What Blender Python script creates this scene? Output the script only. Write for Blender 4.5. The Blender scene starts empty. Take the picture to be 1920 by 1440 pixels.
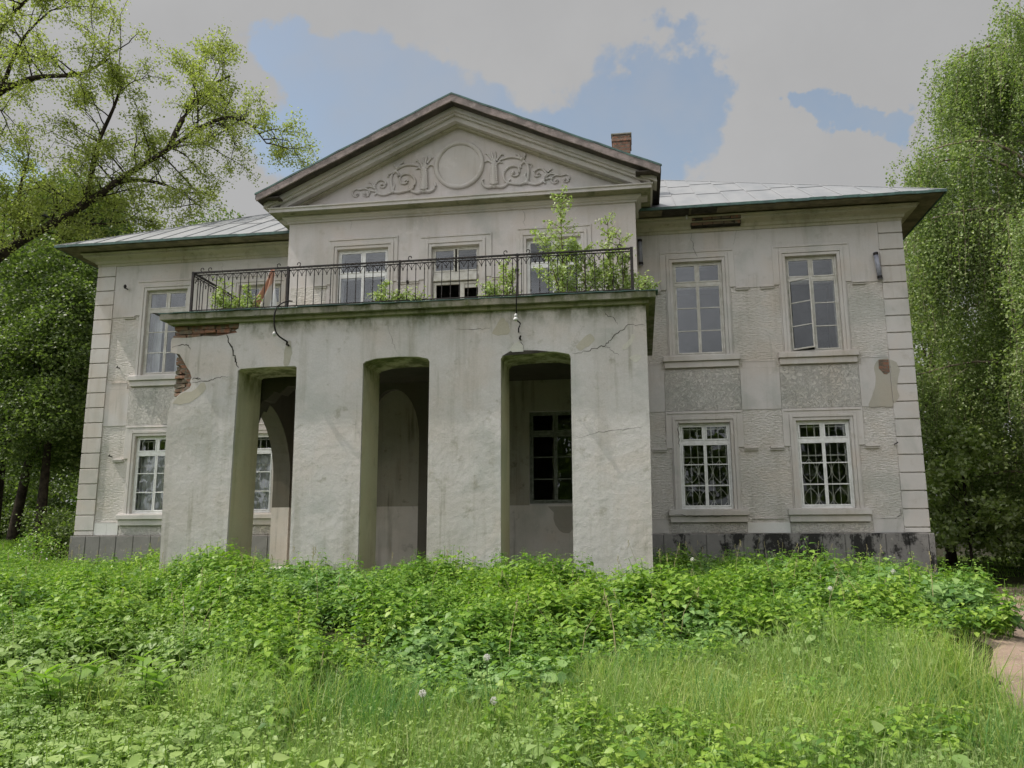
import bpy, math, random
import numpy as np
from mathutils import Vector, Matrix
R = math.radians
rnd = random.Random(7)
rng = np.random.default_rng(11)
scene = bpy.context.scene

# ------------------------------------------------------------------ camera
CAM = Vector((4.0272, -18.9935, 0.9745))
YAW, PITCH, ROLL = 0.1548, 0.1818, -0.0037
cam = bpy.data.cameras.new("camera")
cam.sensor_width = 36.0
cam.lens = 1522.909 / 1920 * 36
cam.clip_start = 0.05
cam.clip_end = 2000
cam_o = bpy.data.objects.new("camera", cam)
scene.collection.objects.link(cam_o)
fw = Vector((-math.sin(YAW) * math.cos(PITCH), math.cos(YAW) * math.cos(PITCH), math.sin(PITCH)))
rt = Vector((math.cos(YAW), math.sin(YAW), 0))
up = rt.cross(fw)
r2 = rt * math.cos(ROLL) + up * math.sin(ROLL)
u2 = -rt * math.sin(ROLL) + up * math.cos(ROLL)
m = Matrix((r2, u2, -fw)).transposed().to_4x4()
m.translation = CAM
cam_o.matrix_world = m
scene.camera = cam_o

# ------------------------------------------------------------------ light
scene.view_settings.view_transform = 'Standard'
scene.view_settings.look = 'None'
scene.view_settings.exposure = 0.0
scene.view_settings.gamma = 1.0
SUN = Vector((-0.538, -0.088, 0.838)).normalized()
sl = bpy.data.lights.new("sun", 'SUN')
sl.energy = 4.0
sl.angle = R(0.55)
sl.color = (1.0, 0.94, 0.84)
so = bpy.data.objects.new("sun", sl)
scene.collection.objects.link(so)
so.rotation_euler = SUN.to_track_quat('Z', 'Y').to_euler()
so.location = (0, 0, 40)

world = bpy.data.worlds.new("World")
scene.world = world
world.use_nodes = True
wt = world.node_tree
wt.nodes.clear()


class NT:
    """small node-tree helper"""
    def __init__(s, t): s.t = t
    def n(s, typ, **kw):
        nd = s.t.nodes.new(typ)
        for k, v in kw.items():
            setattr(nd, k, v)
        return nd
    def put(s, sock, v):
        if hasattr(v, 'is_linked') or isinstance(v, bpy.types.NodeSocket):
            s.t.links.new(v, sock)
        else:
            if isinstance(v, (tuple, list)) and len(v) == 3 and sock.type == 'RGBA':
                v = (*v, 1)
            sock.default_value = v
    def math(s, op, a, b=0.0, c=None, clamp=False):
        nd = s.n('ShaderNodeMath', operation=op, use_clamp=clamp)
        s.put(nd.inputs[0], a); s.put(nd.inputs[1], b)
        if c is not None: s.put(nd.inputs[2], c)
        return nd.outputs[0]
    def vmath(s, op, a, b=None):
        nd = s.n('ShaderNodeVectorMath', operation=op)
        s.put(nd.inputs[0], a)
        if b is not None: s.put(nd.inputs[1], b)
        return nd.outputs['Value'] if op in ('LENGTH', 'DISTANCE', 'DOT_PRODUCT') else nd.outputs[0]
    def mix(s, f, a, b, mode='MIX'):
        nd = s.n('ShaderNodeMix', data_type='RGBA', blend_type=mode)
        s.put(nd.inputs[0], f); s.put(nd.inputs[6], a); s.put(nd.inputs[7], b)
        return nd.outputs[2]
    def ramp(s, f, lo, hi, a=0.0, b=1.0):
        nd = s.n('ShaderNodeMapRange')
        nd.clamp = True; nd.interpolation_type = 'SMOOTHSTEP'
        for i, v in enumerate((f, lo, hi, a, b)): s.put(nd.inputs[i], v)
        return nd.outputs[0]
    def noise(s, vec, scale, detail=4, rough=0.55, out=0, dist=0.0):
        nd = s.n('ShaderNodeTexNoise')
        s.put(nd.inputs['Vector'], vec)
        nd.inputs['Scale'].default_value = scale
        nd.inputs['Detail'].default_value = detail
        nd.inputs['Roughness'].default_value = rough
        nd.inputs['Distortion'].default_value = dist
        return nd.outputs[out]
    def scale(s, vec, x, y, z):
        return s.vmath('MULTIPLY', vec, (x, y, z))
    def sep(s, vec):
        nd = s.n('ShaderNodeSeparateXYZ'); s.put(nd.inputs[0], vec)
        return nd.outputs


w = NT(wt)
sky = w.n('ShaderNodeTexSky')
sky.sky_type = 'NISHITA'
sky.sun_disc = False
sky.sun_elevation = math.asin(SUN.z)
sky.sun_rotation = math.atan2(SUN.x, SUN.y)
sky.air_density = 1.2
sky.dust_density = 1.5
tc = w.n('ShaderNodeTexCoord').outputs['Generated']
wob = w.vmath('SCALE', w.vmath('SUBTRACT', w.noise(tc, 9.0, 5, 0.6, 1), (0.5, 0.5, 0.5)))
wob.node.inputs['Scale'].default_value = 0.2
dw = w.vmath('ADD', tc, wob)
# openings of blue sky between the clouds
GAPS = [(-0.34, 0.789, 0.512, 0.045), (-0.311, 0.816, 0.486, 0.062), (-0.356, 0.821, 0.446, 0.058), (-0.244, 0.848, 0.471, 0.06),
        (-0.298, 0.857, 0.42, 0.076), (-0.155, 0.876, 0.457, 0.06), (-0.074, 0.889, 0.451, 0.058), (0.001, 0.886, 0.463, 0.062),
        (0.053, 0.866, 0.497, 0.043), (0.051, 0.892, 0.449, 0.053), (-0.039, 0.911, 0.411, 0.072), (0.217, 0.86, 0.462, 0.027),
        (0.252, 0.856, 0.451, 0.021), (0.282, 0.854, 0.438, 0.022), (0.187, 0.856, 0.482, 0.02), (-0.178, 0.896, 0.408, 0.08),
        (-0.62, 0.7, 0.36, 0.03), (0.35, 0.6, 0.72, 0.1), (-0.2, 0.3, 0.93, 0.16), (0.7, -0.2, 0.6, 0.25), (0.1, -0.7, 0.6, 0.2)]
blue = None
for gx, gy, gz, gr in GAPS:
    b = w.ramp(w.vmath('DISTANCE', dw, (gx, gy, gz)), gr * 0.75, gr * 1.5, 1.0, 0.0)
    blue = b if blue is None else w.math('MAXIMUM', blue, b)
thin = w.noise(w.scale(tc, 1, 1, 2.0), 7.0, 6, 0.6)
blue = w.math('MULTIPLY', w.ramp(w.math('ADD', blue, w.math('MULTIPLY', w.math('SUBTRACT', thin, 0.5), 0.6)), 0.15, 0.85), w.ramp(w.noise(tc, 4.0, 5, 0.6), 0.35, 0.7, 0.85, 0.5))
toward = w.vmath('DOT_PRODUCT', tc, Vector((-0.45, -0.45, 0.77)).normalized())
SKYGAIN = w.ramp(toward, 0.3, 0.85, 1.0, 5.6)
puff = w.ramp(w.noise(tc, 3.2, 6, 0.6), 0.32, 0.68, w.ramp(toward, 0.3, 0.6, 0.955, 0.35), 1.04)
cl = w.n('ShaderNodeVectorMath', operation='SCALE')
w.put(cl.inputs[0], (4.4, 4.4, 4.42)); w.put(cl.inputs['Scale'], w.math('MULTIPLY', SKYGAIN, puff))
skyb = w.mix(1.0, sky.outputs[0], (1.68, 1.55, 1.36), 'MULTIPLY')
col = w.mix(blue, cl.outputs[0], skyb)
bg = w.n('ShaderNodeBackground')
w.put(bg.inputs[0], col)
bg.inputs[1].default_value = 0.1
w.t.links.new(bg.outputs[0], w.n('ShaderNodeOutputWorld').inputs[0])

# ------------------------------------------------------------------ materials
def newmat(name):
    mt = bpy.data.materials.new(name)
    mt.use_nodes = True
    t = mt.node_tree
    b = t.nodes['Principled BSDF']
    h = NT(t)
    h.b = b
    h.P = h.n('ShaderNodeTexCoord').outputs['Object']
    h.m = mt
    return h


def bump(h, height, strength, dist=0.02):
    nd = h.n('ShaderNodeBump')
    nd.inputs['Strength'].default_value = strength
    nd.inputs['Distance'].default_value = dist
    h.put(nd.inputs['Height'], height)
    h.t.links.new(nd.outputs[0], h.b.inputs['Normal'])


def plaster(name, base, dirt, moss=None, fine=60, coarse=6, bs=0.4, bd=0.01, lumpy=0.0, streak=0.5, spots=0.3):
    h = newmat(name)
    P = h.P
    big = h.noise(P, 0.55, 5, 0.6)
    c = h.mix(h.ramp(big, 0.38, 0.72), base, tuple(x * y for x, y in zip(base, (0.86, 0.84, 0.80))))
    hue = h.noise(P, 0.9, 4, 0.55, dist=0.4)
    c = h.mix(h.ramp(hue, 0.35, 0.5), h.mix(1.0, c, (1.02, 0.985, 0.955), 'MULTIPLY'), c)
    c = h.mix(h.ramp(hue, 0.52, 0.68), c, h.mix(1.0, c, (0.84, 0.87, 0.86), 'MULTIPLY'))
    # rain streaks
    st = h.noise(h.scale(P, 3.2, 3.2, 0.28), 1.0, 6, 0.65)
    c = h.mix(h.math('MULTIPLY', h.ramp(st, 0.5, 0.78), streak), c, dirt)
    # spots
    st2 = h.noise(h.scale(P, 7, 7, 0.5), 1.0, 4, 0.6)
    c = h.mix(h.math('MULTIPLY', h.math('MULTIPLY', h.ramp(st2, 0.55, 0.72), h.ramp(big, 0.4, 0.6)), streak), c, dirt)
    sp = h.noise(P, 3.4, 7, 0.68)
    c = h.mix(h.math('MULTIPLY', h.ramp(sp, 0.56, 0.70), spots), c, dirt)
    li = h.noise(P, 1.6, 6, 0.7, dist=0.6)
    c = h.mix(h.math('MULTIPLY', h.ramp(li, 0.60, 0.66), 0.3), c, tuple(min(1, x * 1.18) for x in base))
    if moss:
        z = h.sep(P)[2]
        f = None
        for lo, hi, amt in moss:
            g = h.ramp(z, lo, hi)
            f = g if f is None else h.math('MAXIMUM', f, g)
        n = h.noise(h.scale(P, 1.6, 1.6, 0.8), 2.0, 6, 0.7)
        f = h.math('MULTIPLY', f, h.ramp(n, 0.38, 0.62), clamp=True)
        c = h.mix(h.math('MULTIPLY', f, 0.85), c, (0.10, 0.115, 0.045))
    fn = h.noise(P, fine, 3, 0.7)
    c = h.mix(h.ramp(fn, 0.3, 0.7), c, h.mix(1.0, c, (0.90, 0.90, 0.90), 'MULTIPLY'))
    h.put(h.b.inputs['Base Color'], c)
    h.b.inputs['Roughness'].default_value = 0.92
    h.b.inputs['Specular IOR Level'].default_value = 0.2
    hh = h.math('ADD', h.math('MULTIPLY', h.noise(P, coarse, 6, 0.62), 1.0 + lumpy * 3), h.math('MULTIPLY', fn, 0.35))
    bump(h, hh, bs, bd)
    return h


M = {}
BASE = (0.60, 0.572, 0.56)
DIRT = (0.30, 0.285, 0.235)
M['smooth'] = plaster('smooth_plaster', BASE, DIRT, bs=0.35).m
M['central'] = plaster('central_plaster', (0.64, 0.60, 0.59), (0.42, 0.37, 0.30), bs=0.3, streak=0.35).m
M['trim'] = plaster('trim_plaster', (0.61, 0.58, 0.56), (0.36, 0.31, 0.25), bs=0.25, streak=0.35, fine=90).m
M['cornice'] = plaster('cornice_plaster', (0.50, 0.475, 0.375), (0.24, 0.225, 0.15), bs=0.3, streak=0.7, spots=0.5).m
M['white'] = plaster('white_patch', (0.72, 0.71, 0.70), (0.55, 0.54, 0.52), bs=0.3, streak=0.2).m
M['patch'] = plaster('grey_cement', (0.44, 0.415, 0.36), (0.32, 0.30, 0.26), bs=0.5, coarse=14).m
M['tan'] = plaster('tan_stain', (0.50, 0.465, 0.40), (0.40, 0.37, 0.30), bs=0.4).m
M['light_patch'] = plaster('light_patch', (0.62, 0.60, 0.56), (0.5, 0.48, 0.42), bs=0.4).m
# porch plaster: lumpy, mossy under the slab
h = plaster('porch_plaster', (0.595, 0.565, 0.565), (0.35, 0.33, 0.285), moss=[(4.32, 4.72, 1)], coarse=7, bs=0.42, bd=0.016, lumpy=0.3, streak=0.75, spots=0.8)
M['porch'] = h.m
h = plaster('reveal_plaster', (0.58, 0.56, 0.41), (0.36, 0.34, 0.22), moss=[(3.2, 3.9, 1)], coarse=4, bs=0.6, bd=0.02, streak=0.6, spots=0.5)
M['reveal'] = h.m
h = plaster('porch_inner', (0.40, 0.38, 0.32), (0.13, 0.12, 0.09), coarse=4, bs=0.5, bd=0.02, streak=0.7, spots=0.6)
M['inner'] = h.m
M['dado'] = plaster('pale_dado', (0.70, 0.66, 0.61), (0.27, 0.25, 0.2), coarse=5, bs=0.4, streak=0.6, spots=0.55).m
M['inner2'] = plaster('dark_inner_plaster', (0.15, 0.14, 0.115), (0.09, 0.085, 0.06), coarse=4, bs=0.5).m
M['dark_vault'] = plaster('vault_plaster', (0.09, 0.085, 0.065), (0.05, 0.05, 0.035), coarse=4, bs=0.8, bd=0.04).m  # near-black plaster for the ceiling, vault remnant and core back

# dashed (horizontally combed) render
h = plaster('dashed_render', (0.70, 0.665, 0.63), (0.42, 0.395, 0.335), bs=0.0)
P = h.P
n1 = h.noise(h.scale(P, 10, 10, 34), 1.0, 4, 0.6)
n2 = h.noise(h.scale(P, 26, 26, 60), 1.0, 2, 0.6)
bump(h, h.math('ADD', h.ramp(n1, 0.40, 0.62), h.math('MULTIPLY', n2, 0.6)), 0.7, 0.022)
prev = h.b.inputs['Base Color'].links[0].from_socket
h.put(h.b.inputs['Base Color'], h.mix(h.ramp(n1, 0.33, 0.47), h.mix(1.0, prev, (0.83, 0.82, 0.80), 'MULTIPLY'), prev))
M['rough'] = h.m

# worm-marked panels
h = plaster('worm_panel', (0.62, 0.595, 0.56), (0.30, 0.29, 0.26), bs=0.0)
P = h.P
n1 = h.noise(P, 15, 2, 0.5, dist=1.2)
ridge = h.ramp(h.math('ABSOLUTE', h.math('SUBTRACT', n1, 0.5)), 0.0, 0.075, 1.0, 0.0)
bump(h, h.math('ADD', ridge, h.math('MULTIPLY', h.noise(P, 50, 3, 0.6), 0.5)), 0.8, 0.025)
prev = h.b.inputs['Base Color'].links[0].from_socket
h.put(h.b.inputs['Base Color'], h.mix(h.math('MULTIPLY', ridge, 0.4), prev, (0.55, 0.54, 0.52)))
M['worm'] = h.m

# plinth stone
h = newmat('plinth_stone')
P = h.P
c = h.mix(h.noise(P, 3, 6, 0.6), (0.15, 0.143, 0.138), (0.29, 0.275, 0.265))
blk = h.noise(h.scale(P, 1, 1, 0.6), 1.7, 7, 0.72)
x = h.sep(P)[0]
thr = h.ramp(x, 3.5, 6.5, 0.64, 0.475)
c = h.mix(h.ramp(h.math('SUBTRACT', h.math('ADD', blk, h.math('MULTIPLY', h.noise(P, 16, 4, 0.7), 0.12)), h.math('ADD', thr, 0.06)), -0.02, 0.07), c, (0.022, 0.021, 0.020))
c = h.mix(h.math('MULTIPLY', h.ramp(h.noise(P, 9, 5, 0.6), 0.62, 0.72), 0.5), c, (0.46, 0.43, 0.38))
h.put(h.b.inputs['Base Color'], c)
h.b.inputs['Roughness'].default_value = 0.9
bump(h, h.noise(P, 22, 6, 0.65), 0.5, 0.02)
M['plinth'] = h.m

# brick
h = newmat('bare_brick')
P = h.P
br = h.n('ShaderNodeTexBrick')
pv = h.n('ShaderNodeCombineXYZ')
sx, sy, sz = h.sep(P)
h.put(pv.inputs[0], h.math('ADD', sx, sy)); h.put(pv.inputs[1], sz)
wv = h.vmath('ADD', pv.outputs[0], h.vmath('SCALE', h.noise(P, 7, 3, 0.6, 1)))
h.t.nodes[-2 if False else wv.node.name].inputs[1].links[0].from_node.inputs['Scale'].default_value = 0.03
h.put(br.inputs['Vector'], wv)
h.put(br.inputs['Color1'], (0.32, 0.155, 0.10)); h.put(br.inputs['Color2'], (0.24, 0.13, 0.09)); h.put(br.inputs['Mortar'], (0.20, 0.175, 0.14))
br.inputs['Scale'].default_value = 1.0
br.inputs['Mortar Size'].default_value = 0.012
br.inputs['Brick Width'].default_value = 0.27
br.inputs['Row Height'].default_value = 0.085
c = h.mix(h.ramp(h.noise(P, 9, 6, 0.7), 0.42, 0.66), br.outputs[0], (0.15, 0.125, 0.095))
h.put(h.b.inputs['Base Color'], c)
h.b.inputs['Roughness'].default_value = 0.95
bump(h, h.math('ADD', h.math('MULTIPLY', br.outputs[1], -1.0), h.noise(P, 14, 6, 0.7)), 1.0, 0.05)
M['brick'] = h.m


def _d(): pass


def simple(name, a, b, scale=8, rough=0.6, metal=0.0, bs=0.2, spec=0.5, detail=5):
    h = newmat(name)
    n = h.noise(h.P, scale, detail, 0.62)
    h.put(h.b.inputs['Base Color'], h.mix(h.ramp(n, 0.35, 0.65), a, b))
    h.b.inputs['Roughness'].default_value = rough
    h.b.inputs['Metallic'].default_value = metal
    h.b.inputs['Specular IOR Level'].default_value = spec
    if bs:
        bump(h, h.noise(h.P, scale * 5, 3, 0.6), bs, 0.005)
    return h.m


h = newmat('zinc_roof')
P = h.P
c = h.mix(h.ramp(h.noise(h.scale(P, 1.5, 0.5, 0.5), 1.4, 6, 0.6), 0.35, 0.7), (0.255, 0.26, 0.27), (0.20, 0.21, 0.225))
c = h.mix(h.math('MULTIPLY', h.ramp(h.noise(P, 5, 6, 0.7), 0.6, 0.72), 0.5), c, (0.35, 0.33, 0.28))
h.put(h.b.inputs['Base Color'], c)
h.b.inputs['Roughness'].default_value = 0.5
bump(h, h.noise(P, 3, 3, 0.5), 0.2, 0.02)
M['zinc'] = h.m
h = newmat('dusty_brick')
rn = h.n('ShaderNodeNewGeometry').outputs['Random Per Island']
c = h.mix(rn, (0.30, 0.13, 0.075), (0.20, 0.155, 0.11))
c = h.mix(h.ramp(h.noise(h.P, 9, 6, 0.7), 0.40, 0.62), c, (0.16, 0.145, 0.11))
h.put(h.b.inputs['Base Color'], c); h.b.inputs['Roughness'].default_value = 0.95
bump(h, h.noise(h.P, 22, 6, 0.7), 1.0, 0.03)
M['dusty'] = h.m
M['green_edge'] = simple('verdigris_edge', (0.07, 0.15, 0.13), (0.04, 0.075, 0.07), 5, 0.6)
h = newmat('rake_board')
P = h.P
c = h.mix(h.ramp(h.noise(h.scale(P, 3, 3, 3), 1.6, 7, 0.7), 0.38, 0.62), (0.31, 0.25, 0.235), (0.18, 0.15, 0.14))
c = h.mix(h.math('MULTIPLY', h.ramp(h.noise(P, 7, 6, 0.7), 0.56, 0.66), 0.6), c, (0.42, 0.38, 0.35))
h.put(h.b.inputs['Base Color'], c)
h.b.inputs['Roughness'].default_value = 0.8
bump(h, h.noise(h.scale(P, 2, 2, 2), 4, 6, 0.7), 0.5, 0.02)
M['rake'] = h.m
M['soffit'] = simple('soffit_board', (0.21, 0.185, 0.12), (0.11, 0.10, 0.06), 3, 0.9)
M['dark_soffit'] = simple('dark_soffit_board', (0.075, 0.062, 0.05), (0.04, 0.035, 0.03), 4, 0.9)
M['paint_new'] = simple('white_window_paint', (0.80, 0.80, 0.79), (0.68, 0.68, 0.66), 9, 0.5)
M['paint_old'] = simple('weathered_window_paint', (0.60, 0.58, 0.54), (0.47, 0.45, 0.40), 7, 0.75)
M['paint_dim'] = simple('dull_green_window_paint', (0.22, 0.24, 0.20), (0.14, 0.15, 0.12), 12, 0.8)
M['grille'] = simple('cream_grille_paint', (0.70, 0.68, 0.62), (0.55, 0.52, 0.45), 12, 0.6)
M['iron'] = simple('rusty_black_iron', (0.014, 0.013, 0.014), (0.032, 0.024, 0.022), 14, 0.6, 0.4)
M['porcelain'] = simple('porcelain', (0.65, 0.65, 0.65), (0.45, 0.45, 0.44), 9, 0.3)
M['slab'] = plaster('slab_concrete', (0.33, 0.315, 0.27), (0.06, 0.065, 0.04), moss=[(4.60, 4.80, 1)], coarse=7, bs=0.8, bd=0.03, streak=0.8, spots=0.8).m
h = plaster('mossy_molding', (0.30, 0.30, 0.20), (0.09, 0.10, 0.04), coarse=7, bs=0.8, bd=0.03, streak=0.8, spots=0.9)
M['mossy'] = h.m
M['crack'] = simple('crack_void', (0.045, 0.042, 0.036), (0.07, 0.065, 0.055), 8, 1.0, spec=0.0)
M['room'] = simple('room_wall', (0.20, 0.195, 0.18), (0.15, 0.145, 0.13), 2, 0.9)
M['curtain'] = simple('curtain_cloth', (0.78, 0.78, 0.79), (0.66, 0.66, 0.68), 3, 0.9)
M['tube'] = simple('lamp_plastic', (0.33, 0.34, 0.40), (0.22, 0.22, 0.27), 5, 0.4)
M['bark'] = simple('dark_bark', (0.060, 0.048, 0.036), (0.025, 0.021, 0.017), 6, 0.95, bs=0.8, spec=0.1)
M['pale_bark'] = simple('pale_bark', (0.34, 0.28, 0.22), (0.12, 0.095, 0.075), 5, 0.9, bs=0.6, spec=0.1)
M['twig'] = simple('thin_twig', (0.14, 0.10, 0.06), (0.09, 0.06, 0.04), 6, 0.9, spec=0.1)
M['feather'] = simple('black_feather', (0.015, 0.015, 0.017), (0.03, 0.03, 0.035), 20, 0.5)
M['stem'] = simple('green_stem', (0.14, 0.22, 0.06), (0.10, 0.15, 0.05), 6, 0.7)
M['dry'] = simple('dry_stalk', (0.40, 0.34, 0.20), (0.28, 0.26, 0.12), 6, 0.9)
M['fluff'] = simple('seed_fluff', (0.75, 0.73, 0.70), (0.6, 0.58, 0.55), 20, 0.9)
M['stone'] = simple('pale_stone', (0.46, 0.42, 0.38), (0.30, 0.27, 0.24), 9, 0.9, bs=0.8)
M['old_stone'] = simple('brown_kerb_stone', (0.17, 0.15, 0.115), (0.09, 0.08, 0.06), 6, 0.95, bs=0.9)
M['plank'] = simple('old_plank', (0.22, 0.17, 0.12), (0.13, 0.10, 0.08), 6, 0.9)

h = newmat('window_glass')
t = h.t
lw = h.n('ShaderNodeFresnel'); lw.inputs[0].default_value = 1.5
gl = h.n('ShaderNodeBsdfGlossy'); gl.inputs['Roughness'].default_value = 0.01
gl.inputs['Color'].default_value = (0.92, 0.95, 1.0, 1)
tr = h.n('ShaderNodeBsdfTransparent'); tr.inputs[0].default_value = (0.95, 0.96, 0.96, 1)
nb = h.n('ShaderNodeBump'); nb.inputs['Strength'].default_value = 0.08; nb.inputs['Distance'].default_value = 0.02
h.put(nb.inputs['Height'], h.noise(h.P, 2.2, 2, 0.5))
t.links.new(nb.outputs[0], gl.inputs['Normal'])
mx = h.n('ShaderNodeMixShader')
h.put(mx.inputs[0], h.math('MULTIPLY', lw.outputs[0], 1.1, clamp=True))
t.links.new(tr.outputs[0], mx.inputs[1]); t.links.new(gl.outputs[0], mx.inputs[2])
t.links.new(mx.outputs[0], t.nodes['Material Output'].inputs[0])
M['glass'] = h.m

# cloth: white, orange and grey stripes
h = newmat('faded_banner')
P = h.P
s = h.sep(P)
v = h.math('ADD', h.math('MULTIPLY', s[0], 1.0), h.math('MULTIPLY', s[2], -0.55))
c = h.mix(h.ramp(h.math('FRACT', h.math('MULTIPLY', v, 1.9)), 0.42, 0.46), (0.75, 0.75, 0.77), (0.58, 0.33, 0.24))
c = h.mix(h.ramp(h.math('FRACT', h.math('MULTIPLY', v, 1.9)), 0.72, 0.76), c, (0.62, 0.58, 0.55))
h.put(h.b.inputs['Base Color'], c); h.b.inputs['Roughness'].default_value = 0.9
M['banner'] = h.m


def leafmat(name, cols, trans=0.35, rough=0.45, patch=None, spec=0.35):
    h = newmat(name)
    r = h.n('ShaderNodeNewGeometry').outputs['Random Per Island']
    cr = h.n('ShaderNodeValToRGB')
    els = cr.color_ramp.elements
    while len(els) < len(cols): els.new(0.5)
    for i, c in enumerate(cols):
        els[i].position = i / (len(cols) - 1); els[i].color = (*c, 1)
    h.put(cr.inputs[0], r)
    c = cr.outputs[0]
    if patch:
        c = h.mix(h.ramp(h.noise(h.P, patch[0], 3, 0.5), 0.42, 0.6), c, h.mix(1.0, c, patch[1], 'MULTIPLY'))
    h.put(h.b.inputs['Base Color'], c)
    h.b.inputs['Roughness'].default_value = rough
    h.b.inputs['Specular IOR Level'].default_value = spec
    tl = h.n('ShaderNodeBsdfTranslucent')
    h.put(tl.inputs[0], h.mix(1.0, c, (1.25, 1.45, 0.6), 'MULTIPLY'))
    mx = h.n('ShaderNodeMixShader')
    mx.inputs[0].default_value = trans
    h.t.links.new(h.b.outputs[0], mx.inputs[1]); h.t.links.new(tl.outputs[0], mx.inputs[2])
    h.t.links.new(mx.outputs[0], h.t.nodes['Material Output'].inputs[0])
    return h.m


M['nettle'] = leafmat('nettle_leaf', [(0.075, 0.16, 0.03), (0.17, 0.30, 0.04), (0.25, 0.38, 0.055), (0.34, 0.46, 0.09)], 0.33, rough=0.45, spec=0.35, patch=(0.45, (0.78, 0.86, 0.9)))
M['herb'] = leafmat('herb_leaf', [(0.20, 0.31, 0.08), (0.29, 0.40, 0.11), (0.34, 0.44, 0.15)], 0.3, patch=(0.6, (0.8, 0.85, 0.9)))
M['grass'] = leafmat('grass_blade', [(0.14, 0.26, 0.07), (0.24, 0.38, 0.11), (0.34, 0.44, 0.16), (0.46, 0.50, 0.26)], 0.4, patch=(0.7, (1.15, 1.05, 0.9)))
M['lawn'] = leafmat('far_grass', [(0.10, 0.20, 0.03), (0.17, 0.28, 0.05), (0.22, 0.32, 0.06)], 0.4)
M['maple'] = leafmat('maple_leaf', [(0.22, 0.255, 0.075), (0.31, 0.345, 0.11), (0.40, 0.425, 0.16)], 0.42)
M['dense'] = leafmat('dense_leaf', [(0.07, 0.11, 0.03), (0.12, 0.17, 0.05), (0.24, 0.30, 0.11)], 0.4, spec=0.5)
M['birch'] = leafmat('birch_leaf', [(0.12, 0.18, 0.06), (0.23, 0.30, 0.11), (0.36, 0.42, 0.19)], 0.35)
M['sapling'] = leafmat('sapling_leaf', [(0.20, 0.29, 0.07), (0.30, 0.38, 0.11), (0.40, 0.47, 0.22), (0.55, 0.60, 0.42)], 0.35)
M['broad'] = leafmat('broad_leaf', [(0.17, 0.30, 0.04), (0.23, 0.37, 0.05), (0.20, 0.32, 0.08)], 0.4)

h = newmat('ground_soil')
P = h.P
c = h.mix(h.ramp(h.noise(P, 1.2, 6, 0.65), 0.35, 0.65), (0.030, 0.030, 0.016), (0.05, 0.055, 0.022))
c = h.mix(h.ramp(h.noise(P, 14, 5, 0.7), 0.45, 0.7), c, (0.07, 0.08, 0.03))
h.put(h.b.inputs['Base Color'], c); h.b.inputs['Roughness'].default_value = 1.0
h.b.inputs['Specular IOR Level'].default_value = 0.1
bump(h, h.noise(P, 18, 5, 0.7), 0.8, 0.05)
M['ground'] = h.m
h = newmat('dirt_path')
P = h.P
c = h.mix(h.ramp(h.noise(P, 2.2, 7, 0.7), 0.35, 0.65), (0.30, 0.215, 0.165), (0.20, 0.15, 0.11))
c = h.mix(h.ramp(h.noise(P, 30, 3, 0.6), 0.6, 0.7), c, (0.36, 0.30, 0.25))
c = h.mix(h.ramp(h.noise(P, 3.5, 7, 0.75), 0.60, 0.66), c, (0.10, 0.13, 0.04))
h.put(h.b.inputs['Base Color'], c); h.b.inputs['Roughness'].default_value = 1.0
bump(h, h.noise(P, 25, 5, 0.7), 0.7, 0.03)
M['path'] = h.m

# ------------------------------------------------------------------ mesh helpers
COL = scene.collection


def np_obj(name, V, F, mat, parent=None, smooth=False):
    """V (n,3) float, F (k,4) or (k,3) int"""
    V = np.asarray(V, np.float32); F = np.asarray(F, np.int32)
    me = bpy.data.meshes.new(name)
    k, q = F.shape
    me.vertices.add(len(V)); me.vertices.foreach_set('co', V.ravel())
    me.loops.add(k * q); me.loops.foreach_set('vertex_index', F.ravel())
    me.polygons.add(k)
    me.polygons.foreach_set('loop_start', np.arange(0, k * q, q, dtype=np.int32))
    me.polygons.foreach_set('loop_total', np.full(k, q, np.int32))
    if smooth: me.polygons.foreach_set('use_smooth', np.ones(k, bool))
    me.materials.append(mat)
    me.update(calc_edges=True)
    o = bpy.data.objects.new(name, me)
    COL.objects.link(o)
    if parent: o.parent = parent
    return o


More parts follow.
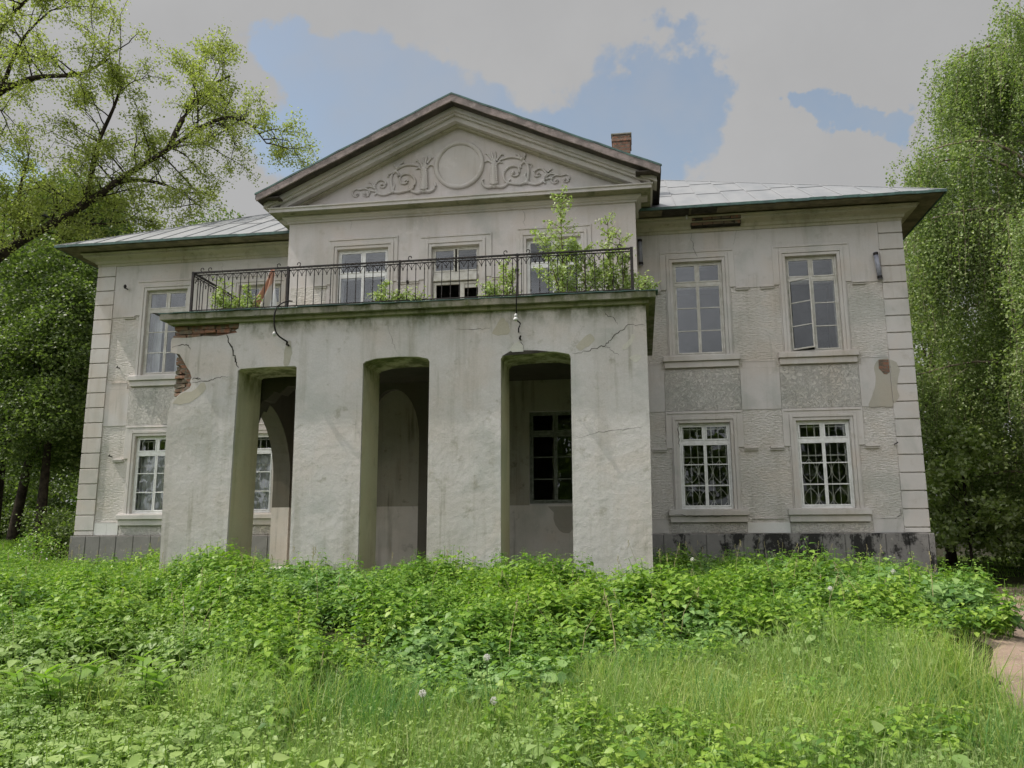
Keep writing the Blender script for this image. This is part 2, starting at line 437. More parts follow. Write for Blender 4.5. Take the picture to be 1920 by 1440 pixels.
class MB:
    def __init__(s): s.v = []; s.f = []; s.mi = []; s.cur = 0
    def face(s, pts):
        n = len(s.v); s.v += [tuple(p) for p in pts]; s.f.append(list(range(n, n + len(pts)))); s.mi.append(s.cur)
    def box(s, x0, x1, y0, y1, z0, z1):
        n = len(s.v)
        s.v += [(x, y, z) for z in (z0, z1) for y in (y0, y1) for x in (x0, x1)]
        for q in ((0, 2, 3, 1), (4, 5, 7, 6), (0, 1, 5, 4), (1, 3, 7, 5), (3, 2, 6, 7), (2, 0, 4, 6)):
            s.f.append([n + i for i in q]); s.mi.append(s.cur)
        return s
    def prism(s, poly, a0, a1, ax='y'):
        """polygon (2-D points) extruded along an axis; the 2-D axes are the other two in x,y,z order"""
        n = len(s.v); k = len(poly)
        for a in (a0, a1):
            for p, q in poly:
                s.v.append((p, a, q) if ax == 'y' else (a, p, q) if ax == 'x' else (p, q, a))
        s.f.append(list(range(n, n + k))); s.mi.append(s.cur)
        s.f.append(list(range(n + 2 * k - 1, n + k - 1, -1))); s.mi.append(s.cur)
        for i in range(k):
            j = (i + 1) % k
            s.f.append([n + i, n + k + i, n + k + j, n + j]); s.mi.append(s.cur)
        return s
    def tube(s, pts, r, sides=6, cap=True):
        pts = [Vector(p) for p in pts]
        rs = r if isinstance(r, (list, tuple)) else [r] * len(pts)
        n = len(s.v); k = sides; ref = Vector((0, 0, 1))
        for i, p in enumerate(pts):
            d = (pts[min(i + 1, len(pts) - 1)] - pts[max(i - 1, 0)])
            if d.length < 1e-9: d = Vector((0, 0, 1))
            d.normalize()
            a = d.cross(ref if abs(d.z) < 0.9 else Vector((1, 0, 0))); a.normalize(); b = d.cross(a)
            for j in range(k):
                t = 2 * math.pi * j / k
                s.v.append(tuple(p + (a * math.cos(t) + b * math.sin(t)) * rs[i]))
        for i in range(len(pts) - 1):
            for j in range(k):
                jj = (j + 1) % k
                s.f.append([n + i * k + j, n + i * k + jj, n + (i + 1) * k + jj, n + (i + 1) * k + j]); s.mi.append(s.cur)
        if cap:
            s.f.append([n + j for j in range(k)][::-1]); s.mi.append(s.cur)
            e = n + (len(pts) - 1) * k
            s.f.append([e + j for j in range(k)]); s.mi.append(s.cur)
        return s
    def ball(s, c, r, seg=10, rings=7):
        rx, ry, rz = (r, r, r) if not isinstance(r, tuple) else r
        n = len(s.v)
        for i in range(rings + 1):
            th = math.pi * i / rings
            for j in range(seg):
                ph = 2 * math.pi * j / seg
                s.v.append((c[0] + rx * math.sin(th) * math.cos(ph), c[1] + ry * math.sin(th) * math.sin(ph), c[2] + rz * math.cos(th)))
        for i in range(rings):
            for j in range(seg):
                jj = (j + 1) % seg
                s.f.append([n + i * seg + j, n + (i + 1) * seg + j, n + (i + 1) * seg + jj, n + i * seg + jj]); s.mi.append(s.cur)
        return s
    def rings(s, x0, x1, y0, y1, prof):
        """profile (out, z) swept round a rectangle with mitred corners, as a closed band"""
        n = len(s.v); k = len(prof)
        for d, z in prof:
            s.v += [(x0 - d, y0 - d, z), (x1 + d, y0 - d, z), (x1 + d, y1 + d, z), (x0 - d, y1 + d, z)]
        for i in range(k - 1):
            for j in range(4):
                jj = (j + 1) % 4
                s.f.append([n + i * 4 + j, n + i * 4 + jj, n + (i + 1) * 4 + jj, n + (i + 1) * 4 + j]); s.mi.append(s.cur)
        return s
    def grid(s, xs, zs, y0, y1, holes):
        """wall with rectangular openings; holes = (x0,x1,z0,z1)"""
        X = sorted(set(xs) | {v for q in holes for v in q[:2]}); Z = sorted(set(zs) | {v for q in holes for v in q[2:]})
        def solid(i, j):
            if i < 0 or j < 0 or i >= len(X) - 1 or j >= len(Z) - 1: return False
            cx, cz = (X[i] + X[i + 1]) / 2, (Z[j] + Z[j + 1]) / 2
            return not any(a < cx < b and c < cz < d for a, b, c, d in holes)
        for i in range(len(X) - 1):
            for j in range(len(Z) - 1):
                if not solid(i, j): continue
                a, b, c, d = X[i], X[i + 1], Z[j], Z[j + 1]
                s.face([(a, y0, c), (b, y0, c), (b, y0, d), (a, y0, d)])
                s.face([(a, y1, c), (a, y1, d), (b, y1, d), (b, y1, c)])
                if not solid(i - 1, j): s.face([(a, y0, c), (a, y0, d), (a, y1, d), (a, y1, c)])
                if not solid(i + 1, j): s.face([(b, y0, c), (b, y1, c), (b, y1, d), (b, y0, d)])
                if not solid(i, j - 1): s.face([(a, y0, c), (a, y1, c), (b, y1, c), (b, y0, c)])
                if not solid(i, j + 1): s.face([(a, y0, d), (b, y0, d), (b, y1, d), (a, y1, d)])
        return s
    def build(s, name, mats, parent=None, smooth=False, bevel=0.0, label=None):
        me = bpy.data.meshes.new(name)
        me.from_pydata(s.v, [], s.f)
        mats = mats if isinstance(mats, list) else [mats]
        for mt in mats: me.materials.append(mt)
        if len(mats) > 1: me.polygons.foreach_set('material_index', s.mi)
        if smooth: me.polygons.foreach_set('use_smooth', [True] * len(me.polygons))
        me.update()
        o = bpy.data.objects.new(name, me)
        COL.objects.link(o)
        if parent: o.parent = parent
        if bevel:
            b = o.modifiers.new('bevel', 'BEVEL'); b.width = bevel; b.segments = 1; b.limit_method = 'ANGLE'
        if label: o['label'] = label
        return o


def empty(name, loc, label, cat, group=None):
    o = bpy.data.objects.new(name, None)
    o.location = loc; o.empty_display_size = 0.2
    COL.objects.link(o)
    o['label'] = label; o['category'] = cat
    if group: o['group'] = group
    return o


def tag(o, label=None, cat=None, group=None, kind=None):
    for k, v in (('label', label), ('category', cat), ('group', group), ('kind', kind)):
        if v: o[k] = v
    return o


def under(o, par):
    """parent a mesh made in world coordinates to a thing without moving it"""
    o.parent = par
    o.matrix_parent_inverse = Matrix.Translation(par.location).inverted()
    return o


def sstep(a, b, x):
    t = np.clip((x - a) / (b - a), 0, 1)
    return t * t * (3 - 2 * t)


# ------------------------------------------------------------------ ground
def gh(x, y):
    x = np.asarray(x, float); y = np.asarray(y, float)
    z = -0.63 + 0.66 * sstep(-14.5, -6.5, y)
    z = z - 0.42 * sstep(6.0, 11.5, x) * (1 - 0.5 * sstep(6, 16, y)) * sstep(-15, -7, y)
    z = z + 0.45 * sstep(-10.8, -16, x) * sstep(-2, 8, y)
    z = z + 0.05 * np.sin(x * 0.9 + 1.3) * np.cos(y * 0.7) + 0.03 * np.sin(x * 2.3 + y * 1.7)
    far = np.hypot(x, y)
    return z * (1 - 0.4 * sstep(40, 120, far))


gx = np.concatenate([-np.geomspace(420, 24, 14), np.linspace(-22, 22, 111), np.geomspace(24, 420, 14)])
gy = np.concatenate([-np.geomspace(420, 26, 12), np.linspace(-24, 24, 121), np.geomspace(26, 420, 14)])
GX, GY = np.meshgrid(gx, gy, indexing='xy')
V = np.stack([GX.ravel(), GY.ravel(), gh(GX, GY).ravel()], 1)
nx, ny = len(gx), len(gy)
idx = np.arange(nx * ny).reshape(ny, nx)
F = np.stack([idx[:-1, :-1].ravel(), idx[:-1, 1:].ravel(), idx[1:, 1:].ravel(), idx[1:, :-1].ravel()], 1)
tag(np_obj('ground', V, F, M['ground'], smooth=True), 'overgrown ground rising gently towards the mansion', None, None, 'structure')

# dirt path along the right side
pc = [(5.8, -17.5), (6.6, -14.5), (7.45, -12.2), (8.1, -10.2), (8.85, -7.6), (10.1, -4.0), (12.1, 0.2), (14.7, 4.0), (19, 8), (26, 12)]
pw = [0.8, 0.8, 0.82, 0.85, 0.95, 1.1, 1.3, 1.3, 1.3, 1.3]
pv_, pf_ = [], []
Nn = 11
cp = []
for i in range(len(pc) - 1):
    for t in np.linspace(0, 1, 9)[:-1]:
        cp.append((pc[i][0] * (1 - t) + pc[i + 1][0] * t, pc[i][1] * (1 - t) + pc[i + 1][1] * t, pw[i] * (1 - t) + pw[i + 1] * t))
for i, (x, y, wd) in enumerate(cp):
    a = cp[max(0, i - 1)]; b = cp[min(len(cp) - 1, i + 1)]
    d = Vector((b[0] - a[0], b[1] - a[1])).normalized(); nrm = (d.y, -d.x)
    jl, jr = rnd.uniform(-.12, .12), rnd.uniform(-.12, .12)
    for j in range(Nn):
        s_ = -wd + jl + (2 * wd + jr - jl) * j / (Nn - 1)
        px, py = x + nrm[0] * s_, y + nrm[1] * s_
        pv_.append((px, py, float(gh(px, py)) + (0.03 if 0 < j < Nn - 1 else -0.03)))
for i in range(len(cp) - 1):
    for j in range(Nn - 1):
        a = i * Nn + j
        pf_.append((a, a + 1, a + Nn + 1, a + Nn))
tag(np_obj('path', pv_, pf_, M['path'], smooth=True), 'reddish dirt path running past the right end of the mansion', None, None, 'structure')

# ------------------------------------------------------------------ mansion
house = empty('mansion', (0, 0, 0), 'abandoned two-storey pale plaster mansion with gabled centre and arched porch', 'mansion')
W, Wc = 10.15, 4.12
DC = -1.47
BACK = 15.2
U0, U1, UI = 5.05, 7.33, 6.66
L0, L1, LI = 1.50, 3.45, 2.88
WINX = (5.53, 8.13)
HW = 0.575
holes = []
for s_ in (-1, 1):
    for wx in WINX:
        holes.append((s_ * wx - HW, s_ * wx + HW, U0, U1)); holes.append((s_ * wx - HW, s_ * wx + HW, L0, L1))

wb = MB()
wb.grid([-W, W], [-0.6, 8.42], 0.0, 0.45, holes + [(-3.6, 3.6, -0.5, 8.0)])
wb.box(-W, -W + 0.45, 0.45, BACK, -0.6, 8.42)
wb.box(W - 0.45, W, 0.45, BACK, -0.6, 8.42)
wb.box(-W + 0.45, W - 0.45, BACK - 0.45, BACK, -0.6, 8.42)
wb.build('wing_wall', M['rough'], house)

# interior: floors, partitions
ib = MB()
ib.box(-W + 0.46, W - 0.46, 0.46, 14.7, 0.85, 1.0)
ib.box(-W + 0.46, W - 0.46, 0.46, 14.7, 4.3, 4.5)
ib.box(-W + 0.46, W - 0.46, 0.46, 14.7, 8.1, 8.2)
ib.box(-W + 0.46, W - 0.46, 5.5, 5.7, 1.0, 8.1)
for x in (-6.8, -3.7, 3.6, 6.75):
    ib.box(x, x + 0.15, 0.46, 5.5, 1.0, 8.1)
ib.box(-3.66, 3.66, DC + 0.46, 0.45, 4.3, 4.5)
ib.box(-3.66, 3.66, DC + 0.46, 0.45, 0.6, 0.75)
ib.box(-3.66, 3.66, DC + 0.46, 0.45, 8.1, 8.2)
ib.build('interior_wall', M['room'], house)

# smooth plaster fields, textured panels
PR = -0.014
def field(name, xs, zs, y0, holes_, mat):
    """one plaster field; split where openings cut it apart"""
    X = sorted(xs); Z = sorted(zs)
    hs = [(max(q[0], X[0]), min(q[1], X[-1]), max(q[2], Z[0]), min(q[3], Z[-1])) for q in holes_]
    hs = [q for q in hs if q[1] > q[0] and q[3] > q[2]]
    full = sorted(q for q in hs if q[2] <= Z[0] + 1e-6 and q[3] >= Z[-1] - 1e-6)
    part = [q for q in hs if q not in full]
    x = X[0]
    for q in full + [(X[-1], X[-1], 0, 0)]:
        if q[0] - x > 0.02:
            MB().grid([x, q[0]], Z, y0, 0.0, [p for p in part if p[0] >= x - 1e-6 and p[1] <= q[0] + 1e-6]).build(name, mat, house)
        x = q[1]
for s_ in (-1, 1):
    x0, x1 = sorted((s_ * 4.13, s_ * 9.655))
    xm = [s_ * wx for wx in WINX]
    field('smooth_plaster', [x0, x1], [UI - 0.03, 8.06], PR, [(c - 0.865, c + 0.865, 6.0, U1 + 0.29) for c in xm], M['smooth'])
    field('smooth_plaster', [x0, x1], [L1 + 0.287, 4.70], PR, [(c - 0.865, c + 0.865, 3.0, 5.0) for c in xm], M['smooth'])
    field('smooth_plaster', [x0, x1], [4.702, 4.85], PR, [(c - 0.92, c + 0.92, 4.5, 5.1) for c in xm], M['smooth'])
    field('smooth_plaster', [x0, x1], [0.96, 1.27], PR, [(c - 0.90, c + 0.90, 0.9, 1.6) for c in xm] + ([(6.36, 7.30, .9, 1.6)] if s_ > 0 else []), M['smooth'])
MB().box(6.373, 7.287, -0.02, 0.0, 0.962, 1.188).build('plaster_patch', M['white'], house, label='freshly whitened plaster patch just above the plinth')
MB().box(-9.3, -8.99, -0.022, -0.015, 0.965, 1.262).box(-9.64, -9.305, -0.022, -0.015, 0.965, 1.262).build('plaster_patch', M['white'], house, label='whitened plaster patch at the left end above the plinth')
for s_ in (-1, 1):
    for wx in WINX:
        c = s_ * wx
        MB().box(c - 0.855, c + 0.855, -0.024, 0.0, L1 + 0.292, 4.71).build('textured_panel', M['worm'], house)
        MB().box(c - 0.83, c + 0.83, -0.018, 0.0, 0.965, 1.182).build('textured_panel', M['worm'], house)

# plinth of upright stone slabs
pb = MB()
pb.box(-10.19, 10.19, -0.075, 0.0, -0.9, 0.93)
x = -10.24
while x < 10.2:
    wdt = rnd.choice((0.40, 0.44, 0.47))
    x1 = min(x + wdt, 10.24)
    if not (-4.0 < x < 3.9):
        pb.box(x + 0.007, x1 - 0.007, -0.10 - rnd.uniform(0, 0.008), -0.075, -0.85, 0.945 + rnd.uniform(0, 0.006))
    x = x1
pb.box(-10.24, -10.15, 0.0, BACK, -0.9, 0.94)
pb.box(10.15, 10.24, 0.0, BACK, -0.9, 0.94)
pb.build('plinth', M['plinth'], house, bevel=0.008)

# corner quoins
for s_ in (-1, 1):
    qb = MB()
    z = 0.95
    k = 0
    while z < 8.05:
        z1 = min(z + (0.12 if k == 0 else 0.394), 8.075)
        a, b = sorted((s_ * 9.66, s_ * 10.185))
        pr = 0.034 + rnd.uniform(0, .003)
        qb.box(a, b, -pr, 0.0, z + 0.013, z1 - 0.013)
        a, b = sorted((s_ * 10.15, s_ * 10.185))
        qb.box(a, b, 0.0, 0.5, z + 0.010, z1 - 0.010)
        z = z1; k += 1
    qb.build('quoin', M['trim'], house, bevel=0.006)

# string lines
for s_ in (-1, 1):
    for z in (4.85, 1.27):
        xs = [4.14, WINX[0] - 0.95, WINX[0] + 0.95, WINX[1] - 0.95, WINX[1] + 0.95, 9.65]
        for i in (0, 2, 4):
            a, b = sorted((s_ * xs[i], s_ * xs[i + 1]))
            MB().box(a, b, -0.022, 0.0, z + 0.001, z + 0.018).build('string_line', M['smooth'], house)

# wing cornice and eaves
MB().rings(-W, W, 0, BACK, [(0.0, 8.05), (0.045, 8.05), (0.045, 8.11), (0.09, 8.13), (0.10, 8.19), (0.13, 8.21), (0.20, 8.235), (0.30, 8.25), (0.31, 8.262),
                            (0.31, 8.31), (0.36, 8.325), (0.36, 8.35), (0.0, 8.40)]).build('cornice', M['cornice'], house)
eb = MB().rings(-W, W, 0, BACK, [(0.02, 8.395), (0.74, 8.372), (0.745, 8.40), (0.02, 8.43)])
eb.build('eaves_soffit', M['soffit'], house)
EX, EY0, EY1, EZ = W + 0.79, -0.79, BACK + 0.79, 8.43
SL = 0.56
hy = (EY1 - EY0) / 2
RZ = EZ + SL * hy
rb = MB()
A, B, C_, D = (-EX, EY0, EZ), (EX, EY0, EZ), (EX, EY1, EZ), (-EX, EY1, EZ)
E1, E2 = (-EX + hy, EY0 + hy, RZ), (EX - hy, EY0 + hy, RZ)
rb.face([A, B, E2, E1]); rb.face([B, C_, E2]); rb.face([C_, D, E1, E2]); rb.face([D, A, E1])
dn = lambda p: (p[0], p[1], p[2] - 0.02)
rb.face([dn(A), dn(D), dn(C_), dn(B)])
# standing seams
sl_n = math.sqrt(1 + SL * SL)
def seam(p, q):
    p, q = Vector(p), Vector(q)
    rb.tube([p + Vector((0, 0, .012)), q + Vector((0, 0, .012))], 0.009, 4, False)
x = -EX + 0.5
while x < EX:
    t = min(hy, x + EX, EX - x)
    if t > 0.3: seam((x, EY0, EZ), (x, EY0 + t, EZ + SL * t))
    x += 0.62
y = EY0 + 0.5
while y < EY1:
    t = min(hy, y - EY0, EY1 - y)
    for s_ in (-1, 1):
        if t > 0.3: seam((s_ * EX, y, EZ), (s_ * (EX - t), y, EZ + SL * t))
    y += 0.62
for k in range(1, 4):
    t = k * 1.9
    for i in range(int((2 * EX - 2 * t) / 0.62)):
        xx = -EX + 0.5 + 0.62 * (i + int(t / 0.62) + 1)
        if xx > EX - t - .62: break
        zz = t + (0.3 if i % 2 else 0)
        if zz < min(xx + EX, EX - xx - .62): seam((xx, EY0 + zz, EZ + SL * zz), (xx + 0.62, EY0 + zz, EZ + SL * zz))
seam(A, E1); seam(B, E2); seam(E1, E2)
roof = rb.build('roof', M['zinc'], house)
ge = MB()
n_ = 60
for s_ in range(n_):
    x0 = -EX - 0.01 + (2 * EX + 0.02) * s_ / n_; x1 = -EX - 0.01 + (2 * EX + 0.02) * (s_ + 1) / n_
    dz = rnd.uniform(-0.006, 0.006)
    ge.box(x0, x1, EY0 - 0.014, EY0 + 0.02, EZ - 0.05 + dz, EZ + 0.012 + dz)
for s_ in (-1, 1):
    a, b = sorted((s_ * (EX - 0.02), s_ * (EX + 0.014)))
    ge.box(a, b, EY0 + 0.02, EY1, EZ - 0.05, EZ + 0.012)
ge.build('gutter_edge', M['green_edge'], roof)

# chimney behind the gable
cb = MB()
cb.box(3.60, 4.06, 1.3, 1.9, 9.2, 11.22)
cb.box(3.57, 4.09, 1.27, 1.93, 11.22, 11.30)
cb.box(3.59, 4.07, 1.29, 1.91, 11.30, 11.41)
cb.build('chimney', M['brick'], roof, bevel=0.01)
MB().box(3.56, 4.10, 1.26, 1.94, 11.41, 11.44).build('chimney_cap', M['slab'], roof)

# ---- central block
cw = MB()
ch = [(-2.26 - 0.62, -2.26 + 0.62, 4.95, 7.59), (-0.02 - 0.565, -0.02 + 0.565, 4.95, 7.53), (2.26 - 0.62, 2.26 + 0.62, 4.95, 7.59)]
lh = [(-2.24 - 0.575, -2.24 + 0.575, 1.6, 3.6), (2.24 - 0.575, 2.24 + 0.575, 1.6, 3.6)]
cw.grid([-Wc, Wc], [-0.6, 8.44], DC, DC + 0.45, ch + lh)
cw.box(-Wc, -Wc + 0.45, DC + 0.45, 3.0, -0.6, 8.44)
cw.box(Wc - 0.45, Wc, DC + 0.45, 3.0, -0.6, 8.44)
cw.build('central_wall', M['central'], house)
# rough fields between the balcony windows
for a, b in ((-4.0, -3.14), (-1.34, -0.9), (0.86, 1.34), (3.14, 4.0)):
    MB().box(a, b, DC - 0.012, DC, 4.95, 6.72).build('textured_panel', M['rough'], house)
# tympanum
GS = 0.456
AP = 11.01
tb = MB()
tb.prism([(-4.4, 8.43), (4.4, 8.43), (4.4, 8.75), (0, 10.70), (-4.4, 8.75)], DC + 0.002, DC + 0.3)
tb.build('tympanum', M['central'], house)
MB().rings(-Wc, Wc, DC, 4.0, [(0.0, 8.32), (0.04, 8.32), (0.04, 8.36), (0.08, 8.375), (0.11, 8.42), (0.14, 8.435), (0.14, 8.465)]).build('cornice', M['trim'], house)
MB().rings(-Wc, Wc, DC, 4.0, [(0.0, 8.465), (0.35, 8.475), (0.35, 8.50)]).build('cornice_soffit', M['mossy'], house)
MB().rings(-Wc, Wc, DC, 4.0, [(0.35, 8.49), (0.37, 8.49), (0.37, 8.555), (0.40, 8.57), (0.40, 8.60), (0.0, 8.63)]).build('cornice_fillet', M['trim'], house)
MB().prism([(0.35, 8.555), (0.42, 8.50), (1.1, 8.495), (1.7, 8.51), (1.78, 8.545), (1.2, 8.56), (0.8, 8.55)], -1.847, -1.838).build('plaster_patch', M['light_patch'], house, label='flaked pale patch on the pediment cornice')

def rake(name, v0, v1, y0, y1, xo, mat, parent=house, n=1, wav=0.0, vert_end=True):
    """inverted V band: top edge v0 below the roof line, bottom edge v1 below it"""
    b = MB()
    for s in (-1, 1):
        for i in range(n):
            xa, xb = xo * i / n, xo * (i + 1) / n
            wa = wav * math.sin(i * 1.9 + s); wb_ = wav * math.sin((i + 1) * 1.9 + s)
            if xa == 0: wa = 0
            poly = [(s * xa, AP - GS * xa - v0 + wa), (s * xb, AP - GS * xb - v0 + wb_), (s * xb, AP - GS * xb - v1 + wb_), (s * xa, AP - GS * xa - v1 + wa)]
            b.prism(poly, y0, y1)
    return b.build(name, mat, parent)


YF = -2.13
groof = MB()
for s in (-1, 1):
    ex = 4.70
    poly = [(0, AP + 0.0), (s * ex, AP - GS * ex), (s * ex, AP - GS * ex - 0.03), (0, AP - 0.03)]
    groof.prism(poly, YF, 7.0)
groof.build('gable_roof', M['zinc'], house)
rake('gable_edge', -0.012, 0.032, YF - 0.02, YF - 0.001, 4.72, M['green_edge'], n=14, wav=0.008)
rake('rake_board', 0.034, 0.20, YF - 0.012, YF + 0.03, 4.68, M['rake'], n=11, wav=0.010)
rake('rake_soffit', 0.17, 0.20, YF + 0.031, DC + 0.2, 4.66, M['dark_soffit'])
rake('raking_cornice', 0.201, 0.31, DC - 0.42, DC + 0.1, 4.61, M['trim'])
rake('raking_cornice', 0.311, 0.37, DC - 0.36, DC + 0.1, 4.47, M['trim'])
rake('raking_cornice', 0.371, 0.49, DC - 0.28, DC + 0.1, 4.25, M['trim'])
rake('raking_cornice', 0.491, 0.54, DC - 0.13, DC + 0.1, 4.1, M['cornice'])
# side eaves of the gable
for s in (-1, 1):
    sb = MB()
    a, b = sorted((s * 4.15, s * 4.67)); sb.box(a, b, YF + 0.05, 3.0, 8.76, 8.79)
    a, b = sorted((s * 4.668, s * 4.70)); sb.box(a, b, YF - 0.01, 3.0, 8.72, 8.868)
    sb.build('side_eaves', M['dark_soffit'], house)

# medallion and scrolls
mb = MB()
NR = 48
prof = [(0.50, 0.0), (0.505, 0.035), (0.53, 0.055), (0.56, 0.06), (0.59, 0.05), (0.61, 0.02), (0.61, 0.0)]
mc = (0.05, 9.53)
for i in range(NR):
    a0, a1 = 2 * math.pi * i / NR, 2 * math.pi * (i + 1) / NR
    for j in range(len(prof) - 1):
        pts = []
        for a, (r_, d_) in ((a0, prof[j]), (a1, prof[j]), (a1, prof[j + 1]), (a0, prof[j + 1])):
            pts.append((mc[0] + r_ * math.cos(a), DC + 0.002 - d_, mc[1] + r_ * math.sin(a)))
        mb.face(pts)
    mb.face([(mc[0], DC - 0.006, mc[1]), (mc[0] + .5 * math.cos(a0), DC - 0.006, mc[1] + .5 * math.sin(a0)), (mc[0] + .5 * math.cos(a1), DC - 0.006, mc[1] + .5 * math.sin(a1))])
mb.build('medallion', M['trim'], house, smooth=False)

CUR = dict(
    vine=([(1.0, 9.52), (1.05, 9.58), (1.23, 9.62), (1.41, 9.61), (1.59, 9.51), (1.69, 9.37), (1.70, 9.18), (1.66, 8.99)], .022, .035),
    sp1=([(1.66, 8.98), (1.53, 8.94), (1.4, 8.95), (1.2, 9.0), (1.12, 9.12), (1.13, 9.26), (1.23, 9.37), (1.35, 9.40), (1.46, 9.36), (1.49, 9.26), (1.45, 9.17), (1.37, 9.15), (1.30, 9.19), (1.31, 9.25), (1.36, 9.26)], .036, .02),
    sp2=([(1.66, 8.98), (1.78, 8.92), (1.91, 8.91), (2.03, 8.96), (2.10, 9.06), (2.10, 9.18), (2.03, 9.27), (1.94, 9.29), (1.85, 9.24), (1.83, 9.16), (1.88, 9.10), (1.95, 9.11), (1.97, 9.16), (1.93, 9.19)], .034, .018),
    v3=([(2.09, 9.04), (2.16, 9.12), (2.26, 9.14), (2.37, 9.10), (2.47, 9.08), (2.57, 9.10), (2.64, 9.05), (2.65, 8.97), (2.59, 8.91), (2.52, 8.93), (2.51, 8.99), (2.56, 9.01)], .024, .014),
    v4=([(2.42, 9.09), (2.33, 9.09), (2.25, 9.04), (2.23, 8.96), (2.29, 8.90), (2.37, 8.92), (2.38, 8.98), (2.33, 8.99)], .022, .014),
    stem=([(0.90, 8.95), (0.89, 9.10), (0.88, 9.30), (0.89, 9.50)], .085, .065),
    f1=([(0.88, 9.48), (0.82, 9.63), (0.72, 9.76), (0.69, 9.74)], .035, .014), f2=([(0.89, 9.48), (0.86, 9.68), (0.82, 9.80)], .035, .015),
    f3=([(0.90, 9.48), (0.92, 9.66), (0.92, 9.79)], .035, .015), f4=([(0.91, 9.48), (0.98, 9.62), (1.07, 9.72), (1.11, 9.69)], .035, .014),
    f5=([(0.87, 9.46), (0.78, 9.57), (0.69, 9.57), (0.66, 9.53)], .03, .014), f6=([(0.91, 9.44), (1.0, 9.52), (1.09, 9.50)], .03, .016),
    b1=([(0.90, 8.96), (0.78, 8.91), (0.67, 8.95), (0.61, 9.05), (0.64, 9.13)], .05, .02), b2=([(0.90, 8.96), (1.04, 8.90), (1.16, 8.93), (1.22, 9.0)], .05, .025),
    g1=([(1.50, 9.56), (1.47, 9.66), (1.40, 9.70)], .03, .012), g2=([(1.56, 9.53), (1.63, 9.62), (1.62, 9.70)], .03, .012),
    g3=([(1.60, 9.50), (1.52, 9.40), (1.54, 9.33)], .035, .014), g4=([(1.64, 9.45), (1.76, 9.42), (1.78, 9.34)], .03, .012),
    g5=([(2.12, 9.10), (2.17, 9.21), (2.26, 9.26)], .03, .012), g6=([(2.10, 9.02), (2.20, 9.03), (2.26, 9.00)], .03, .014),
    g7=([(1.66, 9.0), (1.62, 9.12), (1.64, 9.20)], .035, .014), g8=([(1.66, 8.98), (1.72, 9.10)], .04, .015),
    g9=([(1.2, 9.0), (1.28, 9.07)], .03, .012), g10=([(2.05, 8.97), (2.1, 8.9)], .03, .012))


def crom(pts, n=6):
    out = []
    p = [pts[0]] + list(pts) + [pts[-1]]
    for i in range(1, len(p) - 2):
        for k in range(n):
            t = k / n
            out.append(tuple(0.5 * ((2 * p[i][a]) + (-p[i - 1][a] + p[i + 1][a]) * t + (2 * p[i - 1][a] - 5 * p[i][a] + 4 * p[i + 1][a] - p[i + 2][a]) * t * t + (-p[i - 1][a] + 3 * p[i][a] - 3 * p[i + 1][a] + p[i + 2][a]) * t ** 3) for a in range(len(pts[0]))))
    out.append(tuple(pts[-1]))
    return out


for s in (1, -1):
    b = MB()
    for nm, (pts, ra, rb_) in CUR.items():
        q = crom(pts, 5) if len(pts) > 2 else pts
        # left relief is the mirror image about the medallion
        P3 = [((x if s > 0 else 0.10 - x), DC - 0.018, z) for x, z in q]
        b.tube(P3, [ra + (rb_ - ra) * i / (len(q) - 1) for i in range(len(q))], 8)
    for i in range(9):
        z = 9.0 + i * 0.055
        for dx in (-0.07, 0.07):
            xx = 0.89 + dx * (1 - i * 0.04)
            b.ball(((xx if s > 0 else 0.10 - xx), DC - 0.05, z), (0.035, 0.03, 0.04), 7, 5)
    for x_, z_, r_ in ((1.34, 9.22, .035), (1.93, 9.17, .03), (1.66, 8.97, .055), (1.55, 9.56, .05), (2.10, 9.08, .04), (2.545, 8.97, .028), (2.34, 8.95, .026), (0.9, 8.95, .08)):
        b.ball(((x_ if s > 0 else 0.10 - x_), DC - 0.02, z_), (r_, 0.05, r_), 8, 6)
    b.build('scroll_relief', M['trim'], house, smooth=True)


